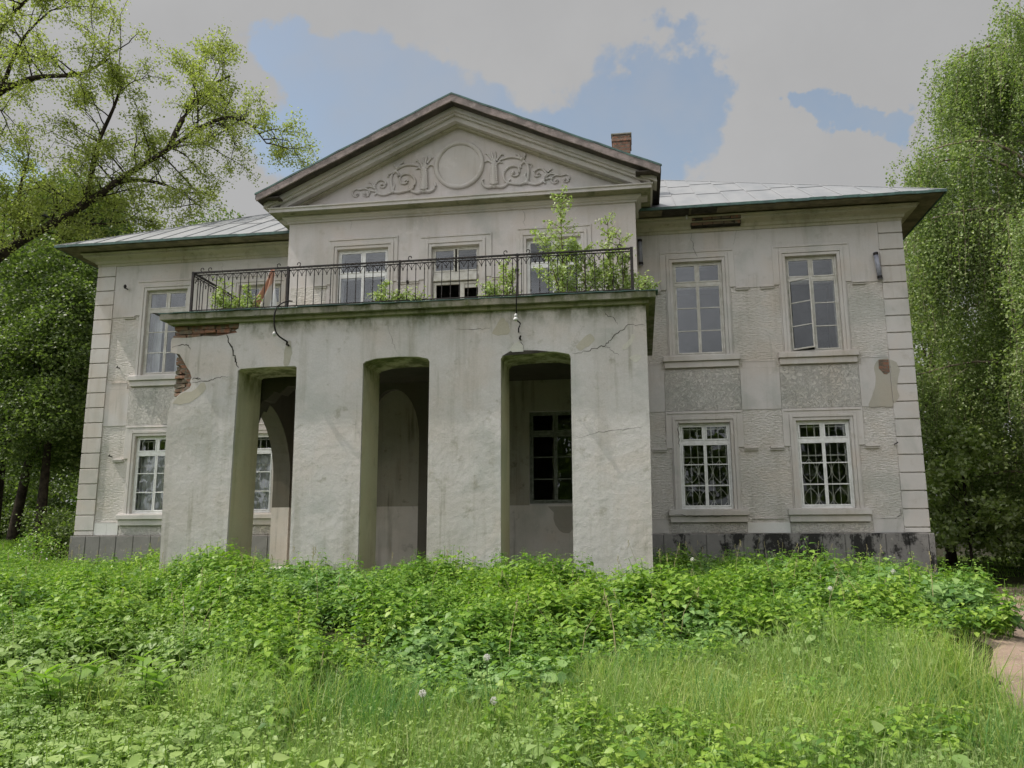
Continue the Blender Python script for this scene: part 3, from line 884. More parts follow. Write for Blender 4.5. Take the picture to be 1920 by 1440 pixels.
# ---- windows
def window(cx, y, z0, z1, w, ztr, paint, zi, grille=False, sill=True, opened=False, curtain=False, broken=False, surround=True, label=None, trim=M['trim'], sz=(0.30, 0.14), panes=2, ear=0.29):
    f = MB()
    xa, xb = cx - w / 2, cx + w / 2
    yb, yf = y + 0.15, y + 0.07
    fr = 0.045
    f.box(xa, xa + fr, yf, yb, z0, z1); f.box(xb - fr, xb, yf, yb, z0, z1)
    f.box(xa + fr, xb - fr, yf, yb, z0, z0 + fr); f.box(xa + fr, xb - fr, yf, yb, z1 - fr, z1)
    f.box(xa + fr, xb - fr, yf + 0.002, yb, ztr - 0.035, ztr + 0.035)
    if not broken:
        f.box(cx - 0.022, cx + 0.022, yf + 0.004, yb, z0 + fr, z1 - fr)
    pn = MB()
    def sash(x0, x1, za, zb, yy, m_, rot=None, frame=0.034, bars=()):
        b = MB()
        b.box(x0, x0 + frame, yy, yy + 0.04, za, zb); b.box(x1 - frame, x1, yy, yy + 0.04, za, zb)
        b.box(x0 + frame, x1 - frame, yy, yy + 0.04, za, za + frame); b.box(x0 + frame, x1 - frame, yy, yy + 0.04, zb - frame, zb)
        for z in bars: b.box(x0 + frame, x1 - frame, yy + 0.004, yy + 0.032, z - 0.012, z + 0.012)
        g = MB().box(x0 + frame, x1 - frame, yy + 0.016, yy + 0.020, za + frame, zb - frame)
        if rot:
            c_, s__ = math.cos(rot), math.sin(rot)
            for q in (b, g):
                q.v = [(x0 + (px - x0) * c_ + (py - yy) * s__, yy - (px - x0) * s__ + (py - yy) * c_, pz) for px, py, pz in q.v]
        for q, tgt in ((b, f), (g, pn)):
            n = len(tgt.v); tgt.v += q.v; tgt.f += [[i + n for i in fc] for fc in q.f]; tgt.mi += q.mi
    il, ir = xa + fr + 0.003, xb - fr - 0.003
    zt = ztr + 0.038
    sash(il, cx - 0.024, zt, z1 - fr - 0.003, yf - 0.006, 0)
    sash(cx + 0.024, ir, zt, z1 - fr - 0.003, yf - 0.006, 0)
    za, zb = z0 + fr + 0.003, ztr - 0.038
    bars = [za + (zb - za) * k / (panes + 1) for k in range(1, panes + 1)]
    if not broken:
        sash(il, cx - 0.002, za, zb, yf - 0.008, 0, rot=(R(33) if opened else None), bars=bars)
        sash(cx + 0.002, ir, za, zb, yf - 0.006, 0, bars=bars)
        if opened:   # inner leaf stays shut behind
            pass
    else:
        f.box(xa + fr, xb - fr, yf - 0.06, yf + 0.02, ztr - 0.19, ztr - 0.05)
        f.box(xa + fr, xb - fr, yf, yf + 0.05, ztr - 0.27, ztr - 0.21)
        f.box(cx + 0.10, cx + 0.20, yf, yf + 0.05, z0, ztr - 0.27); f.box(xa + 0.047, xa + 0.10, yf, yf + 0.05, z0, ztr - 0.27)
        f.box(cx + 0.202, xb - fr - 0.002, yf + 0.01, yf + 0.05, ztr - 0.36, ztr - 0.28)
        f.box(cx + 0.202, xb - fr - 0.002, yf + 0.01, yf + 0.05, ztr - 0.68, ztr - 0.62)
    win = f.build('window', paint, house, bevel=0.004, label=label)
    pn.build('pane', M['glass'], win)
    # inner second sashes (double window)
    if not broken:
        b = MB(); y2 = y + 0.30
        b.box(xa, xa + 0.06, y2, y2 + 0.04, z0, z1); b.box(xb - 0.06, xb, y2, y2 + 0.04, z0, z1)
        b.box(xa + .06, xb - .06, y2, y2 + 0.04, ztr - 0.05, ztr + 0.04)
        b.build('inner_sash', paint, win)
    if surround:
        s = MB()
        e, e2 = ear, ear - 0.12
        y1 = y
        # outer flat band with ears above the impost
        s.box(xa - e, xa - 0.145, y1 - 0.028, y1, zi, z1 + 0.285); s.box(xb + 0.145, xb + e, y1 - 0.028, y1, zi, z1 + 0.285)
        s.box(xa - 0.145, xb + 0.145, y1 - 0.028, y1, z1 + 0.150, z1 + 0.285)
        s.box(xa - e2, xa - 0.145, y1 - 0.028, y1, z0 - 0.03, zi - 0.002); s.box(xb + 0.145, xb + e2, y1 - 0.028, y1, z0 - 0.03, zi - 0.002)
        # proud middle band
        s.box(xa - 0.143, xa - 0.075, y1 - 0.050, y1, z0 - 0.03, z1 + 0.148); s.box(xb + 0.075, xb + 0.143, y1 - 0.050, y1, z0 - 0.03, z1 + 0.148)
        s.box(xa - 0.075, xb + 0.075, y1 - 0.050, y1, z1 + 0.080, z1 + 0.148)
        # inner band
        s.box(xa - 0.073, xa - 0.004, y1 - 0.030, y1, z0 - 0.03, z1 + 0.076); s.box(xb + 0.004, xb + 0.073, y1 - 0.030, y1, z0 - 0.03, z1 + 0.076)
        s.box(xa - 0.004, xb + 0.004, y1 - 0.030, y1, z1 + 0.006, z1 + 0.076)
        # thin fillet along the outer edge
        s.box(xa - e + 0.035, xb + e - 0.035, y1 - 0.046, y1 - 0.028, z1 + 0.225, z1 + 0.245)
        # impost stubs
        for sg, xe in ((-1, xa - e), (1, xb + e)):
            a, b = sorted((xe, xe + sg * 0.30))
            s.box(a + (0.004 if sg > 0 else 0), b, y1 - 0.060, y1, zi - 0.045, zi - 0.004)
            s.box(a + (0.004 if sg > 0 else 0), b - sg * 0.0, y1 - 0.036, y1, zi - 0.085, zi - 0.047)
        s.build('surround', trim, win, bevel=0.005)
    if sill:
        h1, h2 = sz
        s = MB()
        s.box(xa - 0.30, xb + 0.30, y - 0.125, y, z0 - 0.15, z0 - 0.035)
        s.box(xa - 0.30, xb + 0.30, y - 0.09, y + 0.07, z0 - 0.034, z0 - 0.012)
        s.box(xa - 0.27, xb + 0.27, y - 0.075, y, z0 - h1, z0 - 0.152)
        s.build('sill', trim, win, bevel=0.008)
    if grille:
        g = MB(); yg = y + 0.17; r_ = 0.0095
        nb = 7
        for k in range(nb):
            x_ = xa + 0.10 + (w - 0.20) * k / (nb - 1)
            g.tube([(x_, yg, z0 + 0.05), (x_, yg, z1 - 0.08)], r_, 5)
            if k % 2 == 0: g.box(x_ - 0.014, x_ + 0.014, yg - .01, yg + .01, z1 - 0.36, z1 - 0.14)
            if k % 2 == 1:
                x0_, x1_ = x_ - (w - .2) / (nb - 1), x_ + (w - .2) / (nb - 1)
                for zc, hh in ((z0 + 0.85, 0.26), (z0 + 0.24, 0.22)):
                    g.tube(crom([(x_, yg, zc + hh), (x0_ + .03, yg, zc + hh * .3), (x0_ + .03, yg, zc - hh * .4), (x_, yg, zc - hh)], 4), r_ * .85, 4)
                    g.tube(crom([(x_, yg, zc + hh), (x1_ - .03, yg, zc + hh * .3), (x1_ - .03, yg, zc - hh * .4), (x_, yg, zc - hh)], 4), r_ * .85, 4)
        for z in (z0 + 0.07, z0 + 0.54, z0 + 1.18, z1 - 0.12):
            g.box(xa + 0.02, xb - 0.02, yg - 0.006, yg + 0.006, z - 0.012, z + 0.012)
        g.build('grille', M['grille'], win)
    if curtain:
        c = MB(); yc = y + (0.255 if grille else 0.36)
        for x0_, x1_ in curtain:
            n = max(3, int(abs(x1_ - x0_) / 0.03))
            pts = [(x0_ + (x1_ - x0_) * i / n, yc + 0.02 * math.sin(i * 1.3)) for i in range(n + 1)]
            for i in range(n):
                c.face([(pts[i][0], pts[i][1], z0 + .05), (pts[i + 1][0], pts[i + 1][1], z0 + .05), (pts[i + 1][0], pts[i + 1][1], ztr - .05), (pts[i][0], pts[i][1], ztr - .05)])
        c.build('curtain', M['curtain'], win)
    return win


UT, LT = 6.80, 3.02
po, pn_, pdm = M['paint_old'], M['paint_new'], M['paint_dim']
window(5.53, 0, U0, U1, 1.15, UT, po, UI, label='shut upper window beside the porch on the right wing')
window(8.13, 0, U0, U1, 1.15, UT, po, UI, opened=True, label='upper window with its left casement swung open')
window(-8.13, 0, U0, U1, 1.15, UT, po, UI, curtain=[(-8.66, -8.42), (-8.0, -7.6)], label='upper window at the far left corner')
window(-5.53, 0, U0, U1, 1.15, UT, po, UI, label='upper left window seen past the balcony railing')
window(5.53, 0, L0, L1, 1.15, LT, pn_, LI, grille=True, label='ground floor window beside the porch with cracked sill')
window(8.13, 0, L0, L1, 1.15, LT, pn_, LI, grille=True, label='ground floor window nearest the right corner')
window(-8.13, 0, L0, L1, 1.15, LT, pn_, LI, grille=True, curtain=[(-8.68, -7.58)], label='ground floor window at the far left')
window(-5.53, 0, L0, L1, 1.15, LT, pn_, LI, grille=True, curtain=[(-6.05, -5.0)], label='ground floor window seen through the left porch opening')
ct = M['central']
window(-2.26, DC, 4.96, 7.59, 1.24, 6.98, pn_, 6.75, sill=False, ear=0.24, label='left balcony window with bright white casements')
window(2.26, DC, 4.96, 7.59, 1.24, 6.98, pn_, 6.75, sill=False, ear=0.24, label='right balcony window behind the birch sapling')
window(-0.02, DC, 4.96, 7.53, 1.13, 6.90, po, 6.75, sill=False, broken=True, ear=0.29, label='broken middle balcony window open to the dark room')
window(2.24, DC, 1.6, 3.6, 1.15, 3.12, pdm, LI, surround=False, sill=False, label='dark dilapidated window inside the porch')
window(-2.24, DC, 1.6, 3.6, 1.15, 3.12, pdm, LI, surround=False, sill=False)

# ---- porch
PY = -5.84
TOP = 4.69
porch_l, porch_r = -4.21, 4.215
ops = []
op1 = [(-2.955, -1.0), (-2.95, 0.7), (-2.925, 3.82), (-2.88, 3.85), (-2.4, 3.87), (-1.87, 3.865), (-1.83, 3.84), (-1.81, 0.7), (-1.81, -1.0)]
op2 = [(-0.62, -1.0), (-0.615, 0.7), (-0.625, 3.86), (-0.58, 3.90), (-0.40, 3.945), (0.0, 3.965), (0.35, 3.95), (0.52, 3.91), (0.555, 3.86), (0.55, 0.7), (0.55, -1.0)]
op3 = [(1.775, -1.0), (1.78, 0.6), (1.785, 3.86), (1.83, 3.91), (2.0, 3.94), (2.34, 3.955), (2.7, 3.95), (2.93, 3.90), (2.96, 3.85), (2.95, 0.6), (2.955, -1.0)]
left_skin = [(-4.24, 4.47), (-4.25, 4.36), (-4.24, 4.20), (-4.07, 4.16), (-3.99, 4.05), (-3.91, 3.92), (-3.84, 3.83), (-3.80, 3.72), (-3.83, 3.66), (-3.80, 3.60), (-3.82, 3.54),
             (-3.90, 3.49), (-3.98, 3.46), (-4.08, 3.37), (-4.17, 3.32), (-4.20, 3.1), (-4.21, 2.7), (-4.16, 0.64), (-4.15, -1.0)]
top_skin = [(4.215, TOP), (-2.955, TOP), (-2.96, 4.585), (-3.02, 4.56), (-2.98, 4.515), (-3.15, 4.495), (-3.37, 4.46), (-3.6, 4.475), (-3.9, 4.455)]
skin = left_skin + op1 + op2[:] + op3 + [(4.205, -1.0), (4.19, 0.57), (4.215, 2.6)] + top_skin
b = MB(); b.prism(skin, PY, PY + 0.06)
portico = b.build('portico', M['porch'], house)
left_core = [(-4.17, TOP), (-4.18, 4.2), (-4.10, 4.1), (-4.13, 4.0), (-4.04, 3.93), (-4.06, 3.86), (-3.96, 3.80), (-3.98, 3.72), (-3.89, 3.66), (-3.92, 3.58), (-4.0, 3.52), (-3.98, 3.46), (-4.13, 3.34), (-4.15, 3.2), (-4.12, -1.0)]
ofs = lambda op, d: [(x + (d if x < (op[0][0] + op[-1][0]) / 2 else -d), z + (d if z > 3.7 else 0)) for x, z in op]
core = left_core + [(x, z) for x, z in op1] + op2 + op3 + [(4.17, -1.0), (4.18, TOP - 0.001)]
b = MB(); b.prism(core, PY + 0.055, -4.92)
cb_ = b.build('brick_core', [M['brick'], M['reveal'], M['dark_vault']], portico)
for p in cb_.data.polygons:
    c_ = p.center
    if abs(p.normal.y) > 0.9: p.material_index = 0 if c_.y < -5.5 else 2
    elif p.center.x < -3.2: p.material_index = 0
    else: p.material_index = 1
# make sure the reveals next to the openings are plaster
# side walls of the porch with round arches
arch = []
for k in range(0, 25):
    a = math.pi * (1 - k / 24)
    arch.append((-3.17 + 1.62 * math.cos(a), 2.15 + 1.62 * math.sin(a)))
for s in (-1, 1):
    a, b_ = sorted((s * 3.78, s * 4.185))
    poly = [(-4.925, -1.0), (-4.795, -1.0)] + arch + [(-1.55, -1.0), (DC - 0.003, -1.0), (DC - 0.003, TOP - .003), (-4.925, TOP - .003)]
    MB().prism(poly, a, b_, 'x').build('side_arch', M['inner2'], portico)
    MB().box(a - 0.004, b_ + 0.004, -1.554, DC - 0.02, -1.0, 1.565).build('dado', M['dado'], portico)
MB().box(-3.775, 3.775, -4.915, DC - 0.004, -0.9, 0.28).build('bounce_floor', M['light_patch'], portico)  # unseen pale floor, added to bounce sky light onto the inner walls
# inner ceiling, dado, niche wall
MB().box(-3.77, 3.77, -4.915, DC - 0.004, 4.30, TOP - 0.02).build('vault_ceiling', M['dark_vault'], portico)
nb_ = MB()
niche = []
for k in range(0, 17):
    a = math.pi * (1 - k / 16)
    niche.append((-1.37 + 0.62 * math.cos(a), 2.95 + 1.22 * math.sin(a) ** 0.9))
back = [(-2.10, -1.0), (-1.99, -1.0)] + niche + [(-0.75, -1.0), (-0.56, -1.0), (-0.56, 4.31), (-2.10, 4.31)]
nb_.prism(back, DC - 0.22, DC - 0.004)
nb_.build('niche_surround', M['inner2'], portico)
ib = MB()
for a, b_ in ((-3.77, -2.815), (-2.815, -2.101), (-1.98, -0.76), (-0.559, 1.665), (1.665, 2.815), (2.815, 3.77)):
    ib.box(a, b_, DC - 0.012, DC - 0.003, -0.5, 1.565)
ib.build('dado', M['dado'], portico)
ib = MB()
for a, b_, z0_, z1_ in ((-3.77, -2.815, 1.567, 4.3), (-2.815, -2.101, 3.6, 4.3), (-1.665, -1.99, 1.567, 4.3), (-1.66, -0.76, 1.567, 4.2), (-0.559, 1.665, 1.567, 4.3), (1.665, 2.815, 3.602, 4.3), (2.815, 3.77, 1.567, 4.3)):
    a, b_ = sorted((a, b_)); ib.box(a, b_, DC - 0.010, DC - 0.003, z0_, z1_)
ib.build('inner_plaster', M['inner'], portico)
# fallen-plaster patch below the porch window
MB().prism([(2.06, 1.54), (2.13, 1.47), (2.19, 1.41), (2.18, 1.28), (2.22, 1.15), (2.30, 1.03), (2.38, 0.98), (2.51, 0.97), (2.61, 1.08), (2.78, 1.02), (2.9, 1.2), (2.92, 1.54)], DC - 0.02, DC - 0.013).build('plaster_patch', M['patch'], portico)
# collapsed vault remnant behind the left opening
vr = MB()
vr.prism([(-3.77, 4.29), (-3.77, 3.0), (-3.60, 3.35), (-3.48, 3.25), (-3.41, 3.10), (-3.33, 3.04), (-3.24, 2.70), (-3.20, 2.92), (-3.15, 3.12), (-3.08, 3.30), (-3.02, 3.28), (-2.94, 3.45), (-2.85, 3.46), (-2.72, 3.62), (-2.6, 3.58), (-2.45, 3.72), (-2.3, 3.7), (-2.1, 3.86), (-1.9, 3.82), (-1.7, 4.0), (-1.6, 4.29)], -4.80, -4.45)
vr.build('broken_vault', M['dark_vault'], portico)
vr = MB()
vr.prism([(-3.77, 4.29), (-3.77, 2.9), (-3.5, 3.1), (-3.30, 2.75), (-3.27, 2.9), (-3.18, 3.05), (-3.13, 3.25), (-3.2, 3.4), (-3.5, 3.7), (-3.6, 4.29)], -4.90, -4.802)
vr.build('broken_brick_edge', M['brick'], portico)
# chipped plaster over the right opening
MB().prism([(1.80, 3.90), (1.95, 3.985), (2.05, 3.965), (2.17, 3.965), (2.18, 3.99), (2.4, 3.98), (2.6, 3.955), (2.35, 3.93), (1.9, 3.915)], PY - 0.004, PY + 0.01).build('chipped_edge', M['crack'], portico)
MB().prism([(2.10, 4.15), (2.17, 4.07), (2.165, 3.97), (1.99, 3.965), (1.93, 4.0), (2.0, 4.1)], PY - 0.006, PY - 0.001).build('plaster_patch', M['light_patch'], portico)


def brick_rows(x0, x1, z0, z1, y, parent, name='brick_course', mat='dusty', dep=0.05, keep=None):
    b = MB(); row = 0; z = z0
    while z < z1 - 0.02:
        x = x0 - (0.13 if row % 2 else 0.0)
        hgt = min(0.07, z1 - z - 0.008)
        while x < x1:
            w_ = rnd.uniform(0.2, 0.27); a, c = max(x, x0), min(x + w_, x1)
            if c - a > 0.04 and (keep is None or keep((a + c) / 2, z + hgt / 2)):
                yy = y - rnd.uniform(-0.3, 1.0) * dep
                n = len(b.v); b.box(a + .004, c - .006, yy, y + 0.12, z + rnd.uniform(0, .005), z + hgt - rnd.uniform(0, .008))
                b.v[n:] = [(p[0] + rnd.uniform(-.008, .008), p[1] + rnd.uniform(-.012, .012), p[2] + rnd.uniform(-.006, .006)) for p in b.v[n:]]
            x += w_ + 0.012
        z += 0.082; row += 1
    return b.build(name, M[mat], parent)


brick_rows(-4.22, -2.97, 4.445, 4.685, PY + 0.05, portico, dep=0.05)
brick_rows(-4.17, -3.86, 3.40, 4.17, PY + 0.12, portico, dep=0.05, keep=lambda x, z: x < -3.86 - abs(z - 3.62) * 0.3)


def crack(pts, w0=0.012, y=PY - 0.004, parent=portico, jit=0.018, mat=None):
    q = []
    for i in range(len(pts) - 1):
        for t in np.linspace(0, 1, 6)[:-1]:
            q.append((pts[i][0] * (1 - t) + pts[i + 1][0] * t + rnd.uniform(-jit, jit), pts[i][1] * (1 - t) + pts[i + 1][1] * t + rnd.uniform(-jit, jit)))
    q.append(pts[-1])
    n = len(q)
    L, Rr = [], []
    for i, (x, z) in enumerate(q):
        a = q[max(0, i - 1)]; c = q[min(n - 1, i + 1)]
        d = Vector((c[0] - a[0], c[1] - a[1])).normalized()
        ww = w0 * (0.25 + 0.75 * math.sin(math.pi * min(1, (i + 0.5) / n))) * rnd.uniform(0.5, 1.1) / 2
        L.append((x - d.y * ww, z + d.x * ww)); Rr.append((x + d.y * ww, z - d.x * ww))
    b = MB()
    for i in range(n - 1):
        b.face([(L[i][0], y, L[i][1]), (Rr[i][0], y, Rr[i][1]), (Rr[i + 1][0], y, Rr[i + 1][1]), (L[i + 1][0], y, L[i + 1][1])])
    return b.build('crack', mat or M['crack'], parent)


crack([(-3.17, 4.48), (-3.11, 4.32), (-3.03, 4.14), (-2.98, 3.99), (-2.92, 3.87)], 0.035)
crack([(-3.80, 3.70), (-3.70, 3.71), (-3.62, 3.68)], 0.02)
crack([(-3.82, 3.60), (-3.65, 3.64), (-3.45, 3.66), (-3.3, 3.70), (-3.1, 3.72)], 0.012)
crack([(-4.2, 4.30), (-4.0, 4.33), (-3.9, 4.32), (-3.86, 4.23)], 0.016)
crack([(3.0, 3.90), (3.21, 3.93), (3.4, 3.98), (3.51, 4.02), (3.61, 4.1), (3.72, 4.2), (3.82, 4.28), (3.95, 4.36), (4.2, 4.33)], 0.014)
crack([(3.51, 4.02), (3.65, 3.93), (3.75, 3.85)], 0.008)
crack([(2.12, 4.15), (2.17, 4.07), (2.17, 3.97)], 0.016)
crack([(3.54, 4.62), (3.55, 4.55), (3.68, 4.48), (3.75, 4.36)], 0.009)
crack([(1.0, 4.40), (1.3, 4.38), (1.6, 4.39)], 0.006)
crack([(3.0, 2.5), (3.4, 2.58), (3.8, 2.62), (4.1, 2.66)], 0.006)
crack([(-0.2, 4.5), (-0.1, 4.2), (0.0, 4.0)], 0.005)
for poly, mt in (([(1.64, 4.30), (1.72, 4.48), (1.82, 4.58), (1.91, 4.46), (1.93, 4.29), (1.8, 4.26)], 'tan'),
                 ([(-2.02, 4.32), (-1.96, 4.30), (-1.93, 4.1), (-1.98, 3.9), (-2.06, 3.88), (-2.08, 4.1)], 'patch'),
                 ([(3.05, 4.03), (3.18, 4.16), (3.30, 4.22), (3.36, 4.12), (3.26, 4.02), (3.12, 3.95)], 'tan'),
                 ([(3.80, 3.98), (3.92, 4.10), (3.99, 4.20), (4.02, 4.12), (3.93, 4.0), (3.84, 3.93)], 'light_patch'),
                 ([(3.92, 3.80), (4.05, 3.86), (4.12, 3.80), (4.02, 3.72)], 'light_patch'),
                 ([(-4.13, 3.28), (-3.97, 3.44), (-3.72, 3.50), (-3.58, 3.64), (-3.52, 3.50), (-3.66, 3.36), (-3.9, 3.25)], 'tan')):
    q = crom(poly + [poly[0]], 3)[:-1]
    MB().prism([(x + rnd.uniform(-.012, .012), z + rnd.uniform(-.012, .012)) for x, z in q], PY - 0.0028, PY - 0.0002).build('plaster_patch', M[mt], portico)
# iron fixings in the porch face
for x, z in ((2.12, 4.18), (-2.0, 4.24)):
    MB().tube([(x, PY, z), (x, PY - 0.08, z), (x + 0.02, PY - 0.10, z + 0.04)], 0.018, 6).build('bracket', M['iron'], portico)

# balcony slab with broken edges
sl_pts = []
for i in range(60):
    x = -4.39 + 8.77 * i / 59
    sl_pts.append((x, -6.02 + rnd.uniform(-0.014, 0.014)))
poly = sl_pts + [(4.38, DC - 0.003), (-4.38, DC - 0.003)]
slab = MB().prism(poly, 4.76, 4.865, 'z').build('balcony_slab', M['slab'], house)
poly = [(-4.27, -5.93)] + [(-4.30 + 8.6 * i / 40, -5.925 + rnd.uniform(-0.012, 0.012)) for i in range(1, 40)] + [(4.27, -5.93), (4.27, DC - 0.003), (-4.30, DC - 0.003)]
MB().prism(poly, 4.692, 4.758, 'z').build('slab_molding', M['mossy'], slab)
fl = MB()
for i in range(30):
    x0, x1 = -4.42 + 8.84 * i / 30, -4.42 + 8.84 * (i + 1) / 30
    dz = rnd.uniform(-0.006, 0.008); dy = rnd.uniform(-0.015, 0.01)
    fl.box(x0, x1, -6.045 + dy, -5.75, 4.868 + dz, 4.880 + dz)
fl.build('slab_flashing', M['green_edge'], slab)
MB().prism([(-4.55, 4.895), (-4.05, 4.868), (-4.05, 4.876), (-4.55, 4.905)], -6.0, -5.6).build('loose_sheet', M['iron'], slab)
rb_ = MB()
for i in range(70):
    x = rnd.uniform(-4.2, 4.2); y = rnd.uniform(-5.7, -4.6); r_ = rnd.uniform(0.02, 0.06)
    rb_.ball((x, y, 4.865 + r_ * 0.5), (r_, r_, r_ * 0.7), 6, 4)
tag(rb_.build('rubble', M['patch']), 'small mortar crumbs scattered on the balcony slab', None, None, 'stuff')

# iron railing
rail = MB()
RT, RB = 5.685, 4.97
RX0, RX1, RY = -3.93, 4.01, -5.80
rail.box(RX0, RX1, RY - 0.022, RY + 0.022, RT - 0.012, RT + 0.012)
rail.box(RX0, RX1, RY - 0.012, RY + 0.012, RT - 0.055, RT - 0.042)
rail.box(RX0, RX1, RY - 0.010, RY + 0.010, RB - 0.009, RB + 0.009)
for x in (RX0, RX1):
    rail.box(x - 0.022, x + 0.022, RY + 0.022, DC, RT - 0.012, RT + 0.012)
    rail.box(x - 0.010, x + 0.010, RY + 0.012, DC, RT - 0.055, RT - 0.042)
    rail.box(x - 0.010, x + 0.010, RY + 0.012, DC, RB - 0.009, RB + 0.009)
railing = rail.build('balcony_railing', M['iron'], house)
NB = 51
sp = (RX1 - RX0) / NB
def runs():
    for i in range(1, NB):
        yield (RX0 + sp * i, RY, 0)
    for i in range(1, 24):
        yield (RX0, RY + 0.18 * i, 1)
    for i in range(1, 24):
        yield (RX1, RY + 0.18 * i, 1)
hb = MB().box(-0.006, 0.006, -0.006, 0.006, RB - 4.9, RT - 4.9 - 0.05)
hb.ball((0, 0, RT - 4.9 - 0.16), (0.012, 0.012, 0.03), 6, 4); hb.ball((0, 0, RB - 4.9 + 0.07), (0.012, 0.012, 0.03), 6, 4)
bal0 = hb.build('baluster', M['iron'], railing)
first = True
for x, y, _ in runs():
    o = bal0 if first else bal0.copy()
    if not first:
        COL.objects.link(o); o.parent = railing
    o.location = (x, y, 4.9); first = False
lat = MB()
def lattice(p0, p1, n):
    p0, p1 = Vector(p0), Vector(p1)
    d = (p1 - p0) / n
    for i in range(-1, n):
        # overlapping pointed arcs hanging below the top rail
        pts = []
        for k in range(7):
            t = k / 6
            pts.append(p0 + d * (i + 0.5 + 1.0 * t * 1.0) + Vector((0, 0, -0.155 + 0.10 * math.sin(math.pi * t))))
        if i >= 0 and i < n - 1:
            lat.tube(pts, 0.0055, 4, False)
            lat.tube([p0 + d * (i + 0.5) + Vector((0, 0, -0.155)), p0 + d * (i + 0.5) + Vector((0, 0, -0.055))], 0.0045, 4, False)
            lat.ball(p0 + d * (i + 0.5) + Vector((0, 0, -0.16)), 0.014, 5, 4)
        if 0 <= i:
            c = p0 + d * (i + 0.5) + Vector((0, 0, -0.027))
            lat.tube([c + d * 0.22, c + Vector((0, 0, .018)), c - d * 0.22], 0.004, 4, False)
lattice((RX0, RY, RT), (RX1, RY, RT), NB)
lat.build('lattice', M['iron'], railing)
MB().tube([(RX0 + sp * i, RY, RB if i % 2 else 4.875) for i in range(NB + 1)], 0.005, 4, False).build('zigzag_bar', M['iron'], railing)
for x in (RX0, RX1):
    lat = MB(); lattice((x, RY, RT), (x, DC, RT), 24); lat.build('lattice', M['iron'], railing)
for x, y, t in ((RX0, RY, .02), (-2.09, RY, .02), (-0.02, RY, .016), (2.07, RY, .018), (RX1, RY, .026), (RX0, -3.6, .016), (RX1, -3.6, .016)):
    MB().box(x - t, x + t, y - t, y + t, 4.86, RT + 0.02).build('post', M['iron'], railing)
def finial(x, s):
    pts = [(x, RY, RT)]
    for k in range(12):
        a = -math.pi / 2 + k * 0.48
        r_ = 0.045 * (1 - k / 18)
        pts.append((x + s * r_ * math.cos(a), RY, RT + 0.055 + r_ * math.sin(a)))
    MB().tube(pts[1:], 0.009, 5).build('finial', M['iron'], railing)
for x, s in ((-3.75, -1), (-2.27, -1), (-1.90, 1), (0.17, -1), (1.87, -1), (2.25, 1), (3.82, -1), (-3.6, -1)):
    finial(x, s)

# wire brackets hanging over the edge
hb = MB().tube(crom([(-1.98, -5.82, 5.05), (-2.02, -5.98, 5.0), (-2.12, -6.10, 4.88), (-2.17, -6.10, 4.70), (-2.17, -6.05, 4.5), (-2.12, -6.0, 4.38), (-2.03, -5.84, 4.31)], 5), 0.014, 6)
w1 = hb.build('cable_bracket', M['iron'], house, smooth=True)
MB().ball((-2.19, -6.02, 4.41), (0.035, 0.035, 0.045), 9, 7).build('insulator', M['porcelain'], w1, smooth=True)
hb = MB().tube([(2.09, -5.98, 5.32), (2.09, -6.07, 5.0), (2.09, -6.07, 4.50)], 0.011, 6)
hb.tube(crom([(2.09, -6.07, 4.50), (2.10, -6.07, 4.45), (2.15, -6.05, 4.40), (2.12, -6.02, 4.33), (2.09, -5.84, 4.31)], 4), 0.012, 6)
w2 = hb.build('cable_bracket', M['iron'], house, smooth=True)
MB().ball((2.08, -6.07, 4.47), (0.045, 0.045, 0.035), 9, 7).ball((2.08, -6.07, 4.53), (0.03, 0.03, 0.04), 9, 7).build('insulator', M['porcelain'], w2, smooth=True)
MB().tube([(2.08, -5.92, 5.42), (2.08, -5.92, 5.38), (2.08, -5.92, 5.33), (2.08, -5.92, 5.22)], [0.02, 0.035, 0.03, 0.006], 9).build('knob', M['iron'], railing, smooth=True)

# small fittings
def tube_lamp(p0, p1, label):
    b = MB().tube([p0, p1], 0.05, 10)
    o = b.build('wall_lamp', M['tube'], house, smooth=True, label=label)
    for t in (0.06, 0.94):
        p = Vector(p0).lerp(Vector(p1), t)
        d = (Vector(p1) - Vector(p0)).normalized()
        MB().tube([p - d * 0.03, p + d * 0.03], 0.057, 10).build('end_cap', M['iron'], o)
    return o
tube_lamp((9.545, -0.09, 7.30), (9.60, -0.09, 6.66), 'grey tube lamp fixed beside the right quoins')
tube_lamp((4.21, -0.12, 7.93), (4.22, -0.12, 7.28), 'grey tube lamp in the angle of central block and right wing')
for x, z in ((-9.28, 7.40), (-9.33, 5.26), (-9.34, 2.95), (9.61, 2.88)):
    b = MB().tube([(x, 0.0, z), (x, -0.12, z), (x + 0.04, -0.14, z + 0.03)], 0.014, 6)
    if z > 7: b.ball((x, -0.13, z + 0.04), (0.04, 0.04, 0.06), 8, 6)
    b.build('bracket', M['iron'], house)

